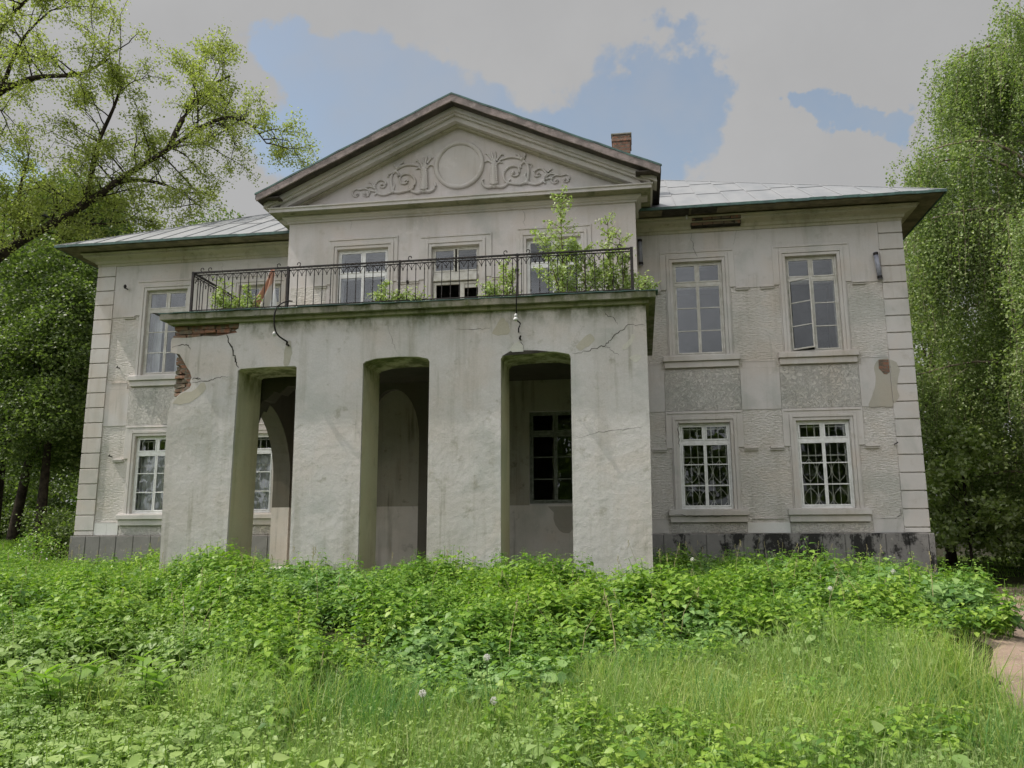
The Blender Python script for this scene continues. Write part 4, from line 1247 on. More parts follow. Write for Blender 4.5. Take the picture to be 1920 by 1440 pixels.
# damaged places on the right wing
q = crom([(9.44, 4.81), (9.36, 4.72), (9.32, 4.60), (9.34, 4.40), (9.30, 4.16), (9.22, 3.95), (9.14, 3.735), (9.40, 3.73), (9.64, 3.72), (9.652, 3.9), (9.654, 4.3), (9.654, 4.78), (9.6, 4.83)], 3)
MB().prism(q, -0.019, -0.0145).build('plaster_patch', M['patch'], house, label='grey cement patch near the right corner')
MB().prism([(9.69, 4.78), (9.80, 4.72), (9.86, 4.55), (9.80, 4.35), (9.76, 4.1), (9.80, 3.95), (9.70, 3.80), (9.662, 3.8), (9.662, 4.78)], -0.041, -0.039).build('plaster_patch', M['patch'], house)
MB().prism([(9.43, 4.79), (9.50, 4.795), (9.64, 4.79), (9.645, 4.50), (9.58, 4.45), (9.52, 4.46), (9.47, 4.53), (9.42, 4.58)], -0.0235, -0.0195).build('bare_brick', M['brick'], house, label='bare brick showing through fallen plaster')
bc = MB().box(5.43, 6.58, -0.10, 0.0, 8.125, 8.16).box(5.42, 6.58, -0.21, 0.0, 8.16, 8.245).box(5.44, 6.57, -0.325, 0.0, 8.246, 8.33)
bc = bc.build('bare_brick', M['crack'], house, label='bare brick strip in the eaves cornice')
brick_rows(5.43, 6.57, 8.165, 8.25, -0.215, bc, dep=0.02)
brick_rows(5.43, 6.57, 8.25, 8.335, -0.33, bc, dep=0.02)
b = MB(); b.box(4.75, 5.36, -0.77, -0.3, 8.357, 8.369); b.box(5.42, 6.0, -0.76, -0.45, 8.356, 8.368)
b.build('missing_board', M['crack'], house, label='dark gap where eaves boards are missing')
MB().box(5.30, 5.34, -0.40, -0.36, 8.27, 8.36).build('bracket', M['porcelain'], house)
crack([(5.45, 8.05), (5.42, 7.9), (5.47, 7.75), (5.48, 7.62), (5.53, 7.5), (5.55, 7.42)], 0.012, -0.018, house)
crack([(5.48, 7.62), (5.50, 7.55), (5.54, 7.42)], 0.012, -0.054, house)
crack([(6.5, 8.05), (6.45, 7.9), (6.4, 7.7)], 0.006, -0.018, house)
crack([(-6.6, 8.0), (-6.62, 7.8), (-6.57, 7.7)], 0.006, -0.018, house)
crack([(4.95, 3.50), (4.93, 3.3), (4.94, 3.05), (4.95, 2.9)], 0.02, -0.032, house)
crack([(4.80, 1.38), (5.2, 1.33), (5.7, 1.34), (6.1, 1.345)], 0.018, -0.128, house)
crack([(9.2, 1.28), (9.5, 1.26), (9.6, 1.32), (9.64, 1.5)], 0.012, -0.018, house)
crack([(1.55, 8.36), (1.6, 8.2), (1.58, 8.0), (1.62, 7.9)], 0.006, DC - 0.003, house)
crack([(-2.6, 8.36), (-2.55, 8.25), (-2.6, 8.1)], 0.006, DC - 0.003, house)

# ------------------------------------------------------------------ cloth on the balcony
n = 14
cv, cf = [], []
top = [(-2.86, 5.55), (-2.79, 5.68), (-2.74, 5.66), (-2.70, 5.60)]
for i in range(n + 1):
    u = i / n
    for j in range(n + 1):
        v = j / n
        # gathered at the top right, spreading down to the left
        tx = -2.74 - 0.10 * (1 - u); tz = 5.95
        bx = -2.66 - 1.0 * (1 - u); bz = 4.89 + 0.06 * (1 - u)
        k = v ** (1.0 + 0.5 * (1 - u))
        x = tx + (bx - tx) * k; z = tz + (bz - tz) * v
        y = -5.0 + 0.06 * math.sin(u * 17 + v * 3) * (0.4 + v) + 0.12 * v
        cv.append((x + 0.0, y, z)); 
for i in range(n):
    for j in range(n):
        a = i * (n + 1) + j
        cf.append((a, a + 1, a + n + 2, a + n + 1))
cl_o = np_obj('cloth', cv, cf, M['banner'], smooth=True)
sm = cl_o.modifiers.new('thick', 'SOLIDIFY'); sm.thickness = 0.006
tag(cl_o, 'faded white and orange cloth slumped in the left part of the balcony', 'cloth')


# ------------------------------------------------------------------ foliage
def rot_from(nrm, spin):
    """rows: local x,y,z axes for every normal"""
    n = nrm / np.linalg.norm(nrm, axis=1, keepdims=True)
    ref = np.where(np.abs(n[:, 2:3]) < 0.95, np.array([[0, 0, 1.0]]), np.array([[1.0, 0, 0]]))
    a = np.cross(ref, n); a /= np.linalg.norm(a, axis=1, keepdims=True)
    b = np.cross(n, a)
    c, s = np.cos(spin)[:, None], np.sin(spin)[:, None]
    return np.stack([a * c + b * s, -a * s + b * c, n], 1)


def batch(template_v, template_f, pos, Rm, sc):
    T = np.asarray(template_v, float); Fc = np.asarray(template_f)
    sc = np.asarray(sc)
    if sc.ndim == 1: sc = sc[:, None].repeat(3, 1)
    V = np.einsum('kj,nj,njd->nkd', T, sc, Rm) + pos[:, None, :]
    n, k = len(pos), len(T)
    F = (Fc[None] + (np.arange(n) * k)[:, None, None]).reshape(-1, Fc.shape[1])
    return V.reshape(-1, 3), F


class Acc:
    def __init__(s): s.V = []; s.F = []; s.n = 0
    def add(s, V, F):
        s.V.append(V); s.F.append(F + s.n); s.n += len(V)
    def build(s, name, mat, parent=None, smooth=False):
        return np_obj(name, np.concatenate(s.V), np.concatenate(s.F), mat, parent, smooth)


# simple leaf: folded rhomb, 6 verts / 2 quads (length along y, 1 unit)
LEAF = ([(0, 0, 0), (0.30, 0.38, 0.07), (0, 0.42, 0), (-0.30, 0.38, 0.07), (0, 1.0, -0.10), (0.0, 1.0, -0.10)], [(0, 1, 4, 2), (0, 2, 4, 3)])
LEAF = ([(0, 0, 0), (0.32, 0.40, 0.08), (0, 1.0, -0.08), (0, 0.45, 0.0), (-0.32, 0.40, 0.08)], [(0, 1, 2, 3), (0, 3, 2, 4)])
# finer pointed leaf 9 verts / 6 quads-ish
BIG = ([(0, 0, 0), (0.20, 0.14, 0.04), (0.30, 0.36, 0.05), (0.17, 0.70, -0.02), (0, 1.0, -0.16), (-0.17, 0.70, -0.02), (-0.30, 0.36, 0.05), (-0.20, 0.14, 0.04), (0, 0.36, 0.0), (0, 0.70, -0.06)],
       [(0, 1, 2, 8), (8, 2, 3, 9), (9, 3, 4, 4), (0, 8, 6, 7), (8, 9, 5, 6), (9, 4, 4, 5)])
BIG = (BIG[0], [(0, 1, 2, 8), (8, 2, 3, 9), (0, 8, 6, 7), (8, 9, 5, 6), (9, 3, 4, 5)])


def leaves(pos, size, mat, name, parent=None, tmpl=LEAF, up=0.6, jit=0.25, nrm=None):
    n = len(pos)
    N = rng.normal(size=(n, 3)); N[:, 2] = np.abs(N[:, 2]) + up
    if nrm is not None: N = N * 0.6 + nrm
    Rm = rot_from(N, rng.uniform(0, 2 * np.pi, n))
    sc = size * (1 + rng.uniform(-jit, jit, n))
    V, F = batch(*tmpl, pos, Rm, sc)
    return np_obj(name, V, F, mat, parent)


def clump_points(centers, radii, counts, flat=0.75):
    out = []
    for c, r, k in zip(centers, radii, counts):
        d = rng.normal(size=(k, 3)); d /= np.linalg.norm(d, axis=1, keepdims=True)
        rr = r * rng.uniform(0.35, 1.05, k) ** 0.6
        p = d * rr[:, None]; p[:, 2] *= flat
        out.append(p + np.asarray(c))
    return np.concatenate(out)


class Tree:
    """limbs as tapered tubes plus the places where twigs carry leaves"""
    def __init__(s, seed): s.mb = MB(); s.r = random.Random(seed); s.tips = []; s.dirs = []
    def limb(s, pts, r0, r1, sides=7):
        q = crom(pts, 4)
        s.mb.tube(q, [r0 + (r1 - r0) * i / (len(q) - 1) for i in range(len(q))], sides)
        return q
    def grow(s, p, d, L, r, lev, spread=0.7, grav=0.0, up=0.1):
        if lev == 0 or L < 0.12:
            return
        p = Vector(p); d = Vector(d).normalized()
        pts = [p]; n = 4
        for i in range(n):
            d = (d + Vector((s.r.uniform(-1, 1), s.r.uniform(-1, 1), s.r.uniform(-1, 1))) * 0.22 + Vector((0, 0, up - grav * i / n))).normalized()
            p = p + d * (L / n)
            pts.append(p)
            if lev <= 2: s.tips.append(tuple(p))
        s.mb.tube([tuple(x) for x in pts], [r * (1 - 0.5 * i / n) for i in range(n + 1)], 5 if lev > 1 else 3, False)
        k = s.r.choice((2, 3, 3))
        for j in range(k):
            q = pts[s.r.choice((2, 3, 4)) if j else 4]
            v = Vector((s.r.uniform(-1, 1), s.r.uniform(-1, 1), s.r.uniform(-1, 1)))
            nd = (d + v * spread).normalized()
            s.grow(q, nd, L * s.r.uniform(0.6, 0.85), r * 0.55, lev - 1, spread, grav, up)


# --- foreground maple at the left, limbs reaching over the roof
maple = empty('maple_tree', (-15.7, 2.8, float(gh(-15.7, 2.8))), 'light leafed tree with a thick limb reaching right over the left end of the roof', 'tree')
T = Tree(3)
zb = float(gh(-15.7, 2.8)) - 0.2
trunk = T.limb([(-15.7, 2.8, zb), (-16.2, 3.0, 2.0), (-17.3, 3.2, 4.6), (-17.7, 3.2, 6.6), (-17.4, 3.1, 8.4), (-15.97, 3.0, 9.76), (-14.9, 3.0, 10.42)], 0.22, 0.14, 10)
main = T.limb([(-14.9, 3.0, 10.42), (-13.29, 2.9, 11.12), (-11.72, 2.9, 12.15), (-10.67, 3.0, 12.82), (-9.54, 3.1, 13.63)], 0.135, 0.055, 8)
l1 = T.limb([(-9.54, 3.1, 13.63), (-8.5, 3.0, 13.9), (-7.6, 2.8, 13.5), (-6.9, 2.6, 12.7)], 0.07, 0.015, 6)
l2 = T.limb([(-10.4, 3.0, 13.0), (-9.95, 3.2, 14.4), (-9.3, 3.3, 15.2), (-8.69, 3.4, 15.6)], 0.10, 0.03, 6)
l3 = T.limb([(-13.0, 2.9, 11.3), (-12.6, 2.6, 13.0), (-12.0, 2.4, 14.2), (-11.6, 2.2, 15.0)], 0.10, 0.03, 6)
l4 = T.limb([(-12.2, 2.9, 11.9), (-11.5, 3.4, 12.2), (-10.6, 3.7, 12.0), (-9.6, 3.8, 11.3)], 0.08, 0.02, 6)
l5 = T.limb([(-15.2, 3.0, 10.3), (-15.35, 2.8, 11.6), (-15.0, 2.6, 12.8)], 0.10, 0.03, 6)
l6 = T.limb([(-17.5, 3.1, 8.0), (-18.6, 3.0, 11.0), (-17.9, 2.8, 14.0), (-16.63, 2.6, 15.05), (-15.09, 2.5, 15.6), (-13.34, 2.4, 15.5), (-12.2, 2.3, 15.9)], 0.17, 0.03, 8)
l7 = T.limb([(-17.9, 2.8, 14.0), (-17.0, 2.4, 16.2), (-15.8, 2.2, 17.8), (-14.5, 2.0, 18.6)], 0.12, 0.03, 7)
l8 = T.limb([(-16.3, 2.6, 15.2), (-15.2, 2.0, 16.6), (-13.9, 1.6, 17.3)], 0.08, 0.02, 6)
l9 = T.limb([(-14.0, 2.95, 10.85), (-13.4, 3.6, 10.9), (-12.4, 4.1, 11.1)], 0.08, 0.02, 6)
def sprout(q, every, L, r, lev, spread=0.9, grav=0.25, start=0):
    for i in range(start, len(q), every):
        p = Vector(q[i]); t = Vector(q[min(i + 1, len(q) - 1)]) - Vector(q[max(i - 1, 0)])
        t.normalize()
        v = Vector((T.r.uniform(-1, 1), T.r.uniform(-1, 1), T.r.uniform(-0.7, 1.0)))
        T.grow(p, t * 0.5 + v, L * T.r.uniform(0.7, 1.2), r, lev, spread, grav, 0.05)
for q in (l1, l2, l3): sprout(q, 1, 0.95, 0.024, 3)
for q in (l4, l5, l9, l8): sprout(q, 1, 0.85, 0.02, 3)
sprout(main, 1, 1.1, 0.035, 3)
sprout(l6, 1, 1.15, 0.03, 3, start=6); sprout(l7, 1, 1.1, 0.03, 3)
sprout(trunk[-6:], 1, 1.0, 0.03, 3)
under(T.mb.build('trunk', M['bark'], smooth=True), maple)
tips = np.array(T.tips)
print('maple tips', len(tips))
k = 12
lp = np.repeat(tips, k, 0) + rng.normal(size=(len(tips) * k, 3)) * 0.12
under(leaves(lp, 0.08, M['maple'], 'crown', up=0.3), maple)


def dense_tree(name, base, height, cr, label, mat, cat='tree', lsize=0.14, ncl=60, per=500, low=0.15, trunk_r=0.22, lean=(0, 0), group=None, bark='bark', seed=1, flat=0.75, clump=0.22, hollow=0.35):
    r = np.random.default_rng(seed)
    bx, by = base
    bz = float(gh(bx, by))
    e = empty(name, (bx, by, bz), label, cat, group)
    T_ = Tree(seed)
    tp = [(bx, by, bz - 0.2), (bx + lean[0] * .3, by + lean[1] * .3, bz + height * 0.22), (bx + lean[0] * .7, by + lean[1] * .7, bz + height * 0.5), (bx + lean[0], by + lean[1], bz + height * 0.92)]
    T_.limb(tp, trunk_r, 0.03, 8)
    cz0 = bz + height * low
    cen = []
    for i in range(ncl):
        u = r.uniform(0, 1); z = cz0 + (height * (1 - low)) * u
        prof = math.sin(math.pi * min(1, (0.12 + 0.88 * u)) ** 0.8) ** 0.6
        a = r.uniform(0, 2 * math.pi); rr = cr * prof * r.uniform(hollow, 1.0)
        t = (z - bz) / height
        cen.append((bx + lean[0] * t + rr * math.cos(a), by + lean[1] * t + rr * math.sin(a), z + r.uniform(-.3, .3)))
    for c in cen[:: 3]:
        z = bz + height * low * 0.6 + (c[2] - bz) * 0.55
        t = (z - bz) / height
        T_.limb([(bx + lean[0] * t, by + lean[1] * t, z), ((bx + c[0]) / 2, (by + c[1]) / 2, (z + c[2]) / 2 + 0.3), c], trunk_r * 0.3, 0.015, 5)
    under(T_.mb.build('trunk', M[bark], smooth=True), e)
    rad = [height * 0.12 * 0 + cr * clump * r.uniform(0.7, 1.4) + 0.35 for _ in cen]
    cnt = [int(per * r.uniform(0.5, 1.3)) for _ in cen]
    P_ = clump_points(cen, rad, cnt, flat)
    under(leaves(P_, lsize, mat, 'crown', up=0.3), e)
    return e


# --- dense trees behind on the left
dense_tree('dense_tree', (-20.0, 9.5), 14.5, 4.2, 'dark dense tree with a leaning trunk behind the left corner', M['dense'], lsize=0.14, ncl=120, per=800, low=0.24, lean=(1.0, 0.5), seed=21)
dense_tree('dense_tree', (-14.0, 12.5), 14.0, 3.9, 'green crown standing close behind the left end of the roof', M['dense'], lsize=0.14, ncl=110, per=720, low=0.16, seed=22)
dense_tree('dense_tree', (-25.5, 15.0), 17.0, 5.0, 'tall dark tree at the far left edge', M['dense'], lsize=0.18, ncl=120, per=600, low=0.18, seed=23)
dense_tree('dense_tree', (-16.8, 7.0), 9.5, 2.6, 'shorter bushy tree filling the gap beside the left quoins', M['dense'], lsize=0.12, ncl=80, per=700, low=0.36, seed=24)
dense_tree('dense_tree', (-10.8, 17.5), 15.0, 3.4, 'light green crown showing just above the left roof slope', M['maple'], lsize=0.17, ncl=60, per=420, low=0.3, seed=25)
dense_tree('shrub', (-25.5, 23.0), 2.6, 2.4, 'sunlit low shrub beneath the dark trees at the left', M['lawn'], 'shrub', lsize=0.14, ncl=30, per=420, low=0.02, trunk_r=0.06, seed=26)
dense_tree('shrub', (-17.5, 19.0), 2.2, 1.8, 'bright low shrub beside the left plinth in the distance', M['lawn'], 'shrub', lsize=0.14, ncl=26, per=420, low=0.02, trunk_r=0.06, seed=27)
dense_tree('shrub', (-31.0, 22.0), 4.5, 4.0, 'wide dark shrub at the left edge in the distance', M['dense'], 'shrub', lsize=0.2, ncl=40, per=420, low=0.0, trunk_r=0.08, seed=28)
# dark bush shading the grass near left corner
dense_tree('shrub', (-13.6, 4.0), 1.15, 1.5, 'low dark bush in the shade left of the plinth', M['dense'], 'shrub', lsize=0.09, ncl=22, per=380, low=0.0, trunk_r=0.03, seed=29)
dense_tree('shrub', (-10.75, -0.6), 0.75, 0.42, 'small weedy bush against the left plinth corner', M['nettle'], 'shrub', lsize=0.06, ncl=12, per=160, low=0.0, trunk_r=0.015, seed=30)

# --- right side
def weeping(base, height, cr, label, seed, nstr, lsize=0.075):
    r = np.random.default_rng(seed)
    bx, by = base; bz = float(gh(bx, by))
    e = empty('weeping_birch', (bx, by, bz), label, 'tree')
    T_ = Tree(seed)
    T_.limb([(bx + 1.6, by - 1.5, bz - 0.2), (bx + 1.0, by - 1.0, bz + 1.6), (bx, by, bz + 5), (bx - 0.2, by, bz + 10), (bx + 0.2, by, bz + height)], 0.26, 0.03, 9)
    starts = []
    for i in range(90):
        a = r.uniform(0, 2 * math.pi); z = bz + height * r.uniform(0.14, 0.97)
        t = (z - bz) / height
        rad = cr * (1.0 if t < 0.68 else math.sqrt(max(0.02, 1 - ((t - 0.68) / 0.34) ** 2)))
        L = rad * r.uniform(0.75, 1.0)
        p0 = (bx, by, z - L * 0.35)
        p1 = (bx + L * 0.5 * math.cos(a), by + L * 0.5 * math.sin(a), z + 0.25)
        p2 = (bx + L * math.cos(a), by + L * math.sin(a), z)
        q = T_.limb([p0, p1, p2], 0.07, 0.012, 5)
        starts += q[3:]
    P_ = []
    starts = np.array(starts)
    for k in range(nstr):
        s0 = starts[r.integers(len(starts))] + r.normal(size=3) * (0.30, 0.30, 0.2)
        L = r.uniform(0.8, 3.2)
        L = min(L, max(0.5, s0[2] - bz - 1.1))
        n = int(L * r.uniform(26, 40))
        t = np.linspace(0, 1, n)
        d = s0 - np.array([bx, by, s0[2]])
        sw = d / (np.linalg.norm(d) + .01) * 0.25 + r.normal(size=3) * 0.08
        pts = s0 + np.outer(t, [0, 0, -L]) + np.outer(np.sin(t * 1.6), sw) + np.outer(np.sin(t * 5 + r.uniform(0, 6)), r.normal(size=3) * (0.06, 0.06, 0)) + r.normal(size=(n, 3)) * (0.03 + 0.06 * r.uniform(size=(n, 1)))
        P_.append(pts)
        if k % 3 == 0: T_.mb.tube([tuple(pts[0]), tuple(pts[n // 2]), tuple(pts[-1])], 0.005, 3, False)
    under(T_.mb.build('trunk', M['pale_bark'], smooth=True), e)
    P_ = np.concatenate(P_)
    print('birch leaves', len(P_))
    under(leaves(P_, lsize, M['birch'], 'crown', up=0.1, jit=0.3), e)
    return e


weeping((17.2, 6.5), 17.5, 4.9, 'big weeping birch with long hanging strands right of the mansion', 5, 7500, 0.085)
dense_tree('dense_tree', (21.0, 14.0), 12.0, 4.5, 'dark shaded tree behind the weeping birch', M['dense'], lsize=0.18, ncl=90, per=520, low=0.05, seed=31)
dense_tree('dense_tree', (15.2, 13.5), 10.5, 2.6, 'small pale crown showing above the right end of the roof', M['birch'], lsize=0.13, ncl=60, per=420, low=0.2, seed=32)
dense_tree('dense_tree', (19.5, 8.5), 7.5, 3.4, 'dark bushy tree filling the space under the birch strands', M['dense'], lsize=0.13, ncl=90, per=520, low=0.03, trunk_r=0.12, seed=36)
dense_tree('maple_shrub', (13.7, 7.5), 4.6, 1.4, 'light green young maple beside the right corner', M['sapling'], 'shrub', lsize=0.15, ncl=34, per=190, low=0.22, trunk_r=0.05, seed=33)
dense_tree('shrub', (18.5, 11.0), 3.6, 3.0, 'dark bush under the weeping birch', M['dense'], 'shrub', lsize=0.14, ncl=50, per=420, low=0.0, trunk_r=0.05, seed=34)
dense_tree('shrub', (26.0, 18.0), 5.0, 5.0, 'broad dark bush at the far right', M['dense'], 'shrub', lsize=0.2, ncl=50, per=420, low=0.0, trunk_r=0.05, seed=35)
# low wall in the distance right
lwv = MB()
for i in range(10):
    x0 = 13 + i * 1.3
    lwv.box(x0, x0 + 1.28, 21.0, 21.35, -0.6, 0.72 + rnd.uniform(-.02, .02))
lwv.box(12.9, 26.1, 20.95, 21.40, 0.745, 0.82)
tag(lwv.build('low_wall', M['slab']), 'low grey wall beyond the trees at the right', 'wall')

# distant woodland: one mass
P_ = []
for i in range(560):
    a = rng.uniform(0, 2 * np.pi)
    d = rng.uniform(55, 75)
    if -0.45 < math.sin(a) < 2 and False: continue
    P_.append((d * math.cos(a), d * math.sin(a) + 0, rng.uniform(0.5, 14)))
pts = clump_points(P_, [3.2] * len(P_), [150] * len(P_), 0.9)
tag(leaves(pts, 0.9, M['dense'], 'far_woodland', up=0.2), 'distant belt of trees around the park', None, None, 'stuff')

# ------------------------------------------------------------------ nettles, herbs and grass
def nettle_template(seed, tiers=7, hgt=0.55, ls=0.085):
    r = np.random.default_rng(seed)
    Vs, Fs, n = [], [], 0
    T_, Fc = np.array(BIG[0], float), np.array(BIG[1])
    for t in range(tiers):
        z = hgt * (0.25 + 0.75 * t / (tiers - 1))
        s = ls * (1.15 - 0.65 * abs(t / (tiers - 1) - 0.45) / 0.55) * (0.5 if t == tiers - 1 else 1)
        for k in range(2 if t < tiers - 1 else 4):
            a = (t % 2) * math.pi / 2 + k * (math.pi if t < tiers - 1 else math.pi / 2) + r.uniform(-.3, .3)
            dr = r.uniform(0.0, 0.55)
            d = np.array([math.cos(a) * math.cos(dr), math.sin(a) * math.cos(dr), -math.sin(dr) * 0.8 + (0.25 if t == tiers - 1 else 0)])
            d /= np.linalg.norm(d)
            x = np.cross(d, [0, 0, 1.0]); x /= np.linalg.norm(x); zz = np.cross(x, d)
            R_ = np.stack([x * 1.15, d, zz])
            v = (T_ * s * r.uniform(0.85, 1.2)) @ R_ + np.array([0.02 * math.cos(a), 0.02 * math.sin(a), z])
            Vs.append(v); Fs.append(Fc + n); n += len(v)
    # stem
    q = np.array([(0.004, 0, 0), (-0.004, 0, 0), (-0.002, 0.0, hgt), (0.002, 0, hgt)]); Vs.append(q); Fs.append(np.array([[0, 1, 2, 3]]) + n); n += 4
    q = np.array([(0, 0.004, 0), (0, -0.004, 0), (0, -0.002, hgt), (0, 0.002, hgt)]); Vs.append(q); Fs.append(np.array([[0, 1, 2, 3]]) + n)
    return np.concatenate(Vs), np.concatenate(Fs)


def scatter(n, x0, x1, y0, y1, keep):
    x = rng.uniform(x0, x1, n); y = rng.uniform(y0, y1, n)
    k = keep(x, y)
    return x[k], y[k]


def fb(x, y, s, seed=0):
    return (np.sin(x * s + seed) * np.cos(y * s * 1.13 + seed * 2.1) + 0.6 * np.sin(x * s * 2.3 + y * s * 1.7 + seed * 3) + 0.4 * np.cos(x * s * 4.1 - y * s * 3.7 + seed)) / 2


def plants(name, mat, temps, x, y, sc, tilt=0.18, label=None, zoff=None):
    acc = Acc()
    z = gh(x, y) + (zoff if zoff is not None else 0)
    pick = rng.integers(0, len(temps), len(x))
    for i, (tv, tf) in enumerate(temps):
        m_ = pick == i
        n = m_.sum()
        if not n: continue
        N = np.stack([rng.normal(size=n) * tilt, rng.normal(size=n) * tilt, np.ones(n)], 1)
        Rm = rot_from(N, rng.uniform(0, 2 * np.pi, n))
        V, F = batch(tv, tf, np.stack([x[m_], y[m_], z[m_]], 1), Rm, sc[m_])
        acc.add(V, F)
    o = acc.build(name, mat)
    tag(o, label, None, None, 'stuff')
    return o


# edge of the tall nettle bed (y of its front edge as a function of x)
ex = np.array([-14, -4, -2.0, -1.3, -0.3, 0.5, 1.0, 1.6, 2.7, 3.3, 3.8, 4.6, 5.9, 6.4, 6.7, 6.9, 9.0])
ey = np.array([-11.0, -11.3, -11.5, -10.8, -11.4, -12.1, -12.3, -12.2, -12.6, -12.3, -11.8, -11.0, -10.5, -10.8, -11.3, -11.6, -11.8])
def front(x): return np.interp(x, ex, ey)
def path_dist(x, y):
    cpx = np.array([c[0] for c in cp]); cpy = np.array([c[1] for c in cp]); cw_ = np.array([c[2] for c in cp])
    i = np.abs(cpy[None, :] - y[:, None]).argmin(1)
    return x - (cpx[i] - cw_[i])      # negative: left of the path


def house_clear(x, y):
    inh = (np.abs(x) < 10.3) & (y > -0.12)
    inc = (np.abs(x) < 4.25) & (y > -5.9)
    return ~(inh | inc)


temps = [nettle_template(s, t, hgt, l) for s, t, hgt, l in ((1, 8, .56, .112), (2, 7, .50, .12), (3, 8, .60, .104), (4, 7, .46, .125), (5, 9, .64, .108))]
def keepN(x, y):
    pd = path_dist(x, y)
    edge = front(x) + 0.25 * fb(x, y, 2.1, 1)
    holes_ = (fb(x, y, 1.25, 4) > -0.58) & (fb(x, y, 3.1, 14) > -0.54)
    lim = -0.28 + 0.2 * fb(x, y, 1.7) + 0.75 * sstep(-9.9, -9.2, y) * (1 - sstep(-7.0, -6.0, y)) - 0.5 * sstep(-5, -1, y)
    return (y > edge) & (pd < lim) & house_clear(x, y) & holes_ & ~((x < -11) & (y > -2.0))
x, y = scatter(50000, -13.5, 12.5, -12.9, 0.6, keepN)
hvar = 0.78 + 0.26 * fb(x, y, 0.6, 2) + 0.34 * fb(x, y, 1.45, 5)
# plants against the house stay low so that the stone plinth shows
hvar *= np.where((y > -2.8) & (np.abs(x) > 4.3), 0.66, 1.0)
hvar *= np.where((x > 5.2) & (y > -9.0) & (y < -4.5), 1.15, 1.0)
hvar *= 1 - 0.35 * sstep(1.8, 0.0, y - front(x)) * (x > 3.4)
hvar *= 1 - 0.35 * sstep(5.5, 9.5, x) * sstep(-5, -1, y)
hvar = np.clip(hvar, 0.42, 1.3)
M['weed'] = leafmat('greyish_weed_leaf', [(0.08, 0.17, 0.045), (0.17, 0.30, 0.08), (0.28, 0.41, 0.14)], 0.28, rough=0.5, spec=0.35)
wtemps = [nettle_template(s, t, hgt, l) for s, t, hgt, l in ((51, 6, .42, .12), (52, 6, .48, .135), (53, 5, .38, .125))]
sp_ = fb(x, y, 0.75, 21) + 0.4 * fb(x, y, 2.7, 8) + rng.normal(size=len(x)) * 0.12 > 0.34
plants('nettle_bed', M['nettle'], temps, x[~sp_], y[~sp_], (hvar * rng.uniform(0.75, 1.25, len(x)))[~sp_], label='dense bed of bright green nettles in front of the porch')
plants('broad_weeds', M['weed'], wtemps, x[sp_], y[sp_], (hvar * rng.uniform(0.75, 1.3, len(x)))[sp_], tilt=0.3, label='patches of greyish broad-leaved weeds within the nettle bed')
ds = MB()
for i in range(240):
    k_ = rnd.randrange(len(x)); px_, py_ = float(x[k_]), float(y[k_]); z_ = float(gh(px_, py_)); hh = rnd.uniform(0.45, 0.85)
    a_ = rnd.uniform(0, 6.28); ln = rnd.uniform(0.0, 0.35)
    q_ = [(px_, py_, z_), (px_ + ln * .3 * math.cos(a_), py_ + ln * .3 * math.sin(a_), z_ + hh * .6), (px_ + ln * math.cos(a_), py_ + ln * math.sin(a_), z_ + hh)]
    ds.tube(q_, [.004, .003, .0015], 4)
    for t_ in range(5): ds.ball((q_[2][0] + rnd.uniform(-.01, .01), q_[2][1], q_[2][2] - t_ * .022), (.006, .006, .012), 5, 3)
tag(ds.build('dry_stalks', M['dry']), 'thin pale seed stalks sticking out of the nettles', None, None, 'stuff')
# paler broad-leaved herbs along the front edge and through the gaps
htemps = [nettle_template(s, 4, hgt, l) for s, hgt, l in ((11, .22, .072), (12, .28, .08), (13, .18, .065))]
stemps = [nettle_template(s, 5, hgt, l) for s, hgt, l in ((14, .20, .038), (15, .26, .045), (16, .30, .036))]
def keepH(x, y):
    pd = path_dist(x, y)
    edge = front(x)
    gap = (x < 0.3) & (y > -12.35 + 0.1 * np.sin(x * 5)) & (y < edge) & (rng.uniform(size=len(x)) < 0.82)
    zone = (y < edge + 0.7) & ((x < 1.2 + 0.5 * fb(x, y, 1.3, 7)) | (fb(x, y, 1.3, 9) > 0.1))
    return zone & (pd < -0.25) & ~gap & (rng.uniform(size=len(x)) < np.where(x > 1.4, 0.16, 1.0))
x, y = scatter(40000, -4, 9, -14.4, -7.2, keepH)
plants('ground_herbs', M['herb'], htemps, x, y, rng.uniform(0.8, 1.6, len(x)), tilt=0.3, label='pale low herbs between the nettles and the grass')
x, y = scatter(5500, 0.4, 7.5, -14.0, -9.5, lambda x, y: (y < front(x) + 0.5) & (path_dist(x, y) < -0.3) & (fb(x, y, 1.15, 31) + rng.normal(size=len(x)) * 0.1 > 0.22))
plants('meadow_weeds', M['nettle'], temps, x, y, rng.uniform(0.40, 0.78, len(x)), tilt=0.3, label='scattered clumps of half-grown nettles in the meadow')
x, y = scatter(15000, -4, 9, -14.3, -7.6, lambda x, y: (y < front(x) + 0.4) & (path_dist(x, y) < 0.05 + 0.25 * fb(x, y, 2.2)) & ~((x < 0.3) & (y > -12.5)))
plants('small_weeds', M['herb'], stemps, x, y, rng.uniform(0.6, 1.3, len(x)), tilt=0.3, label='fine small-leaved weeds mixed into the foreground grass')

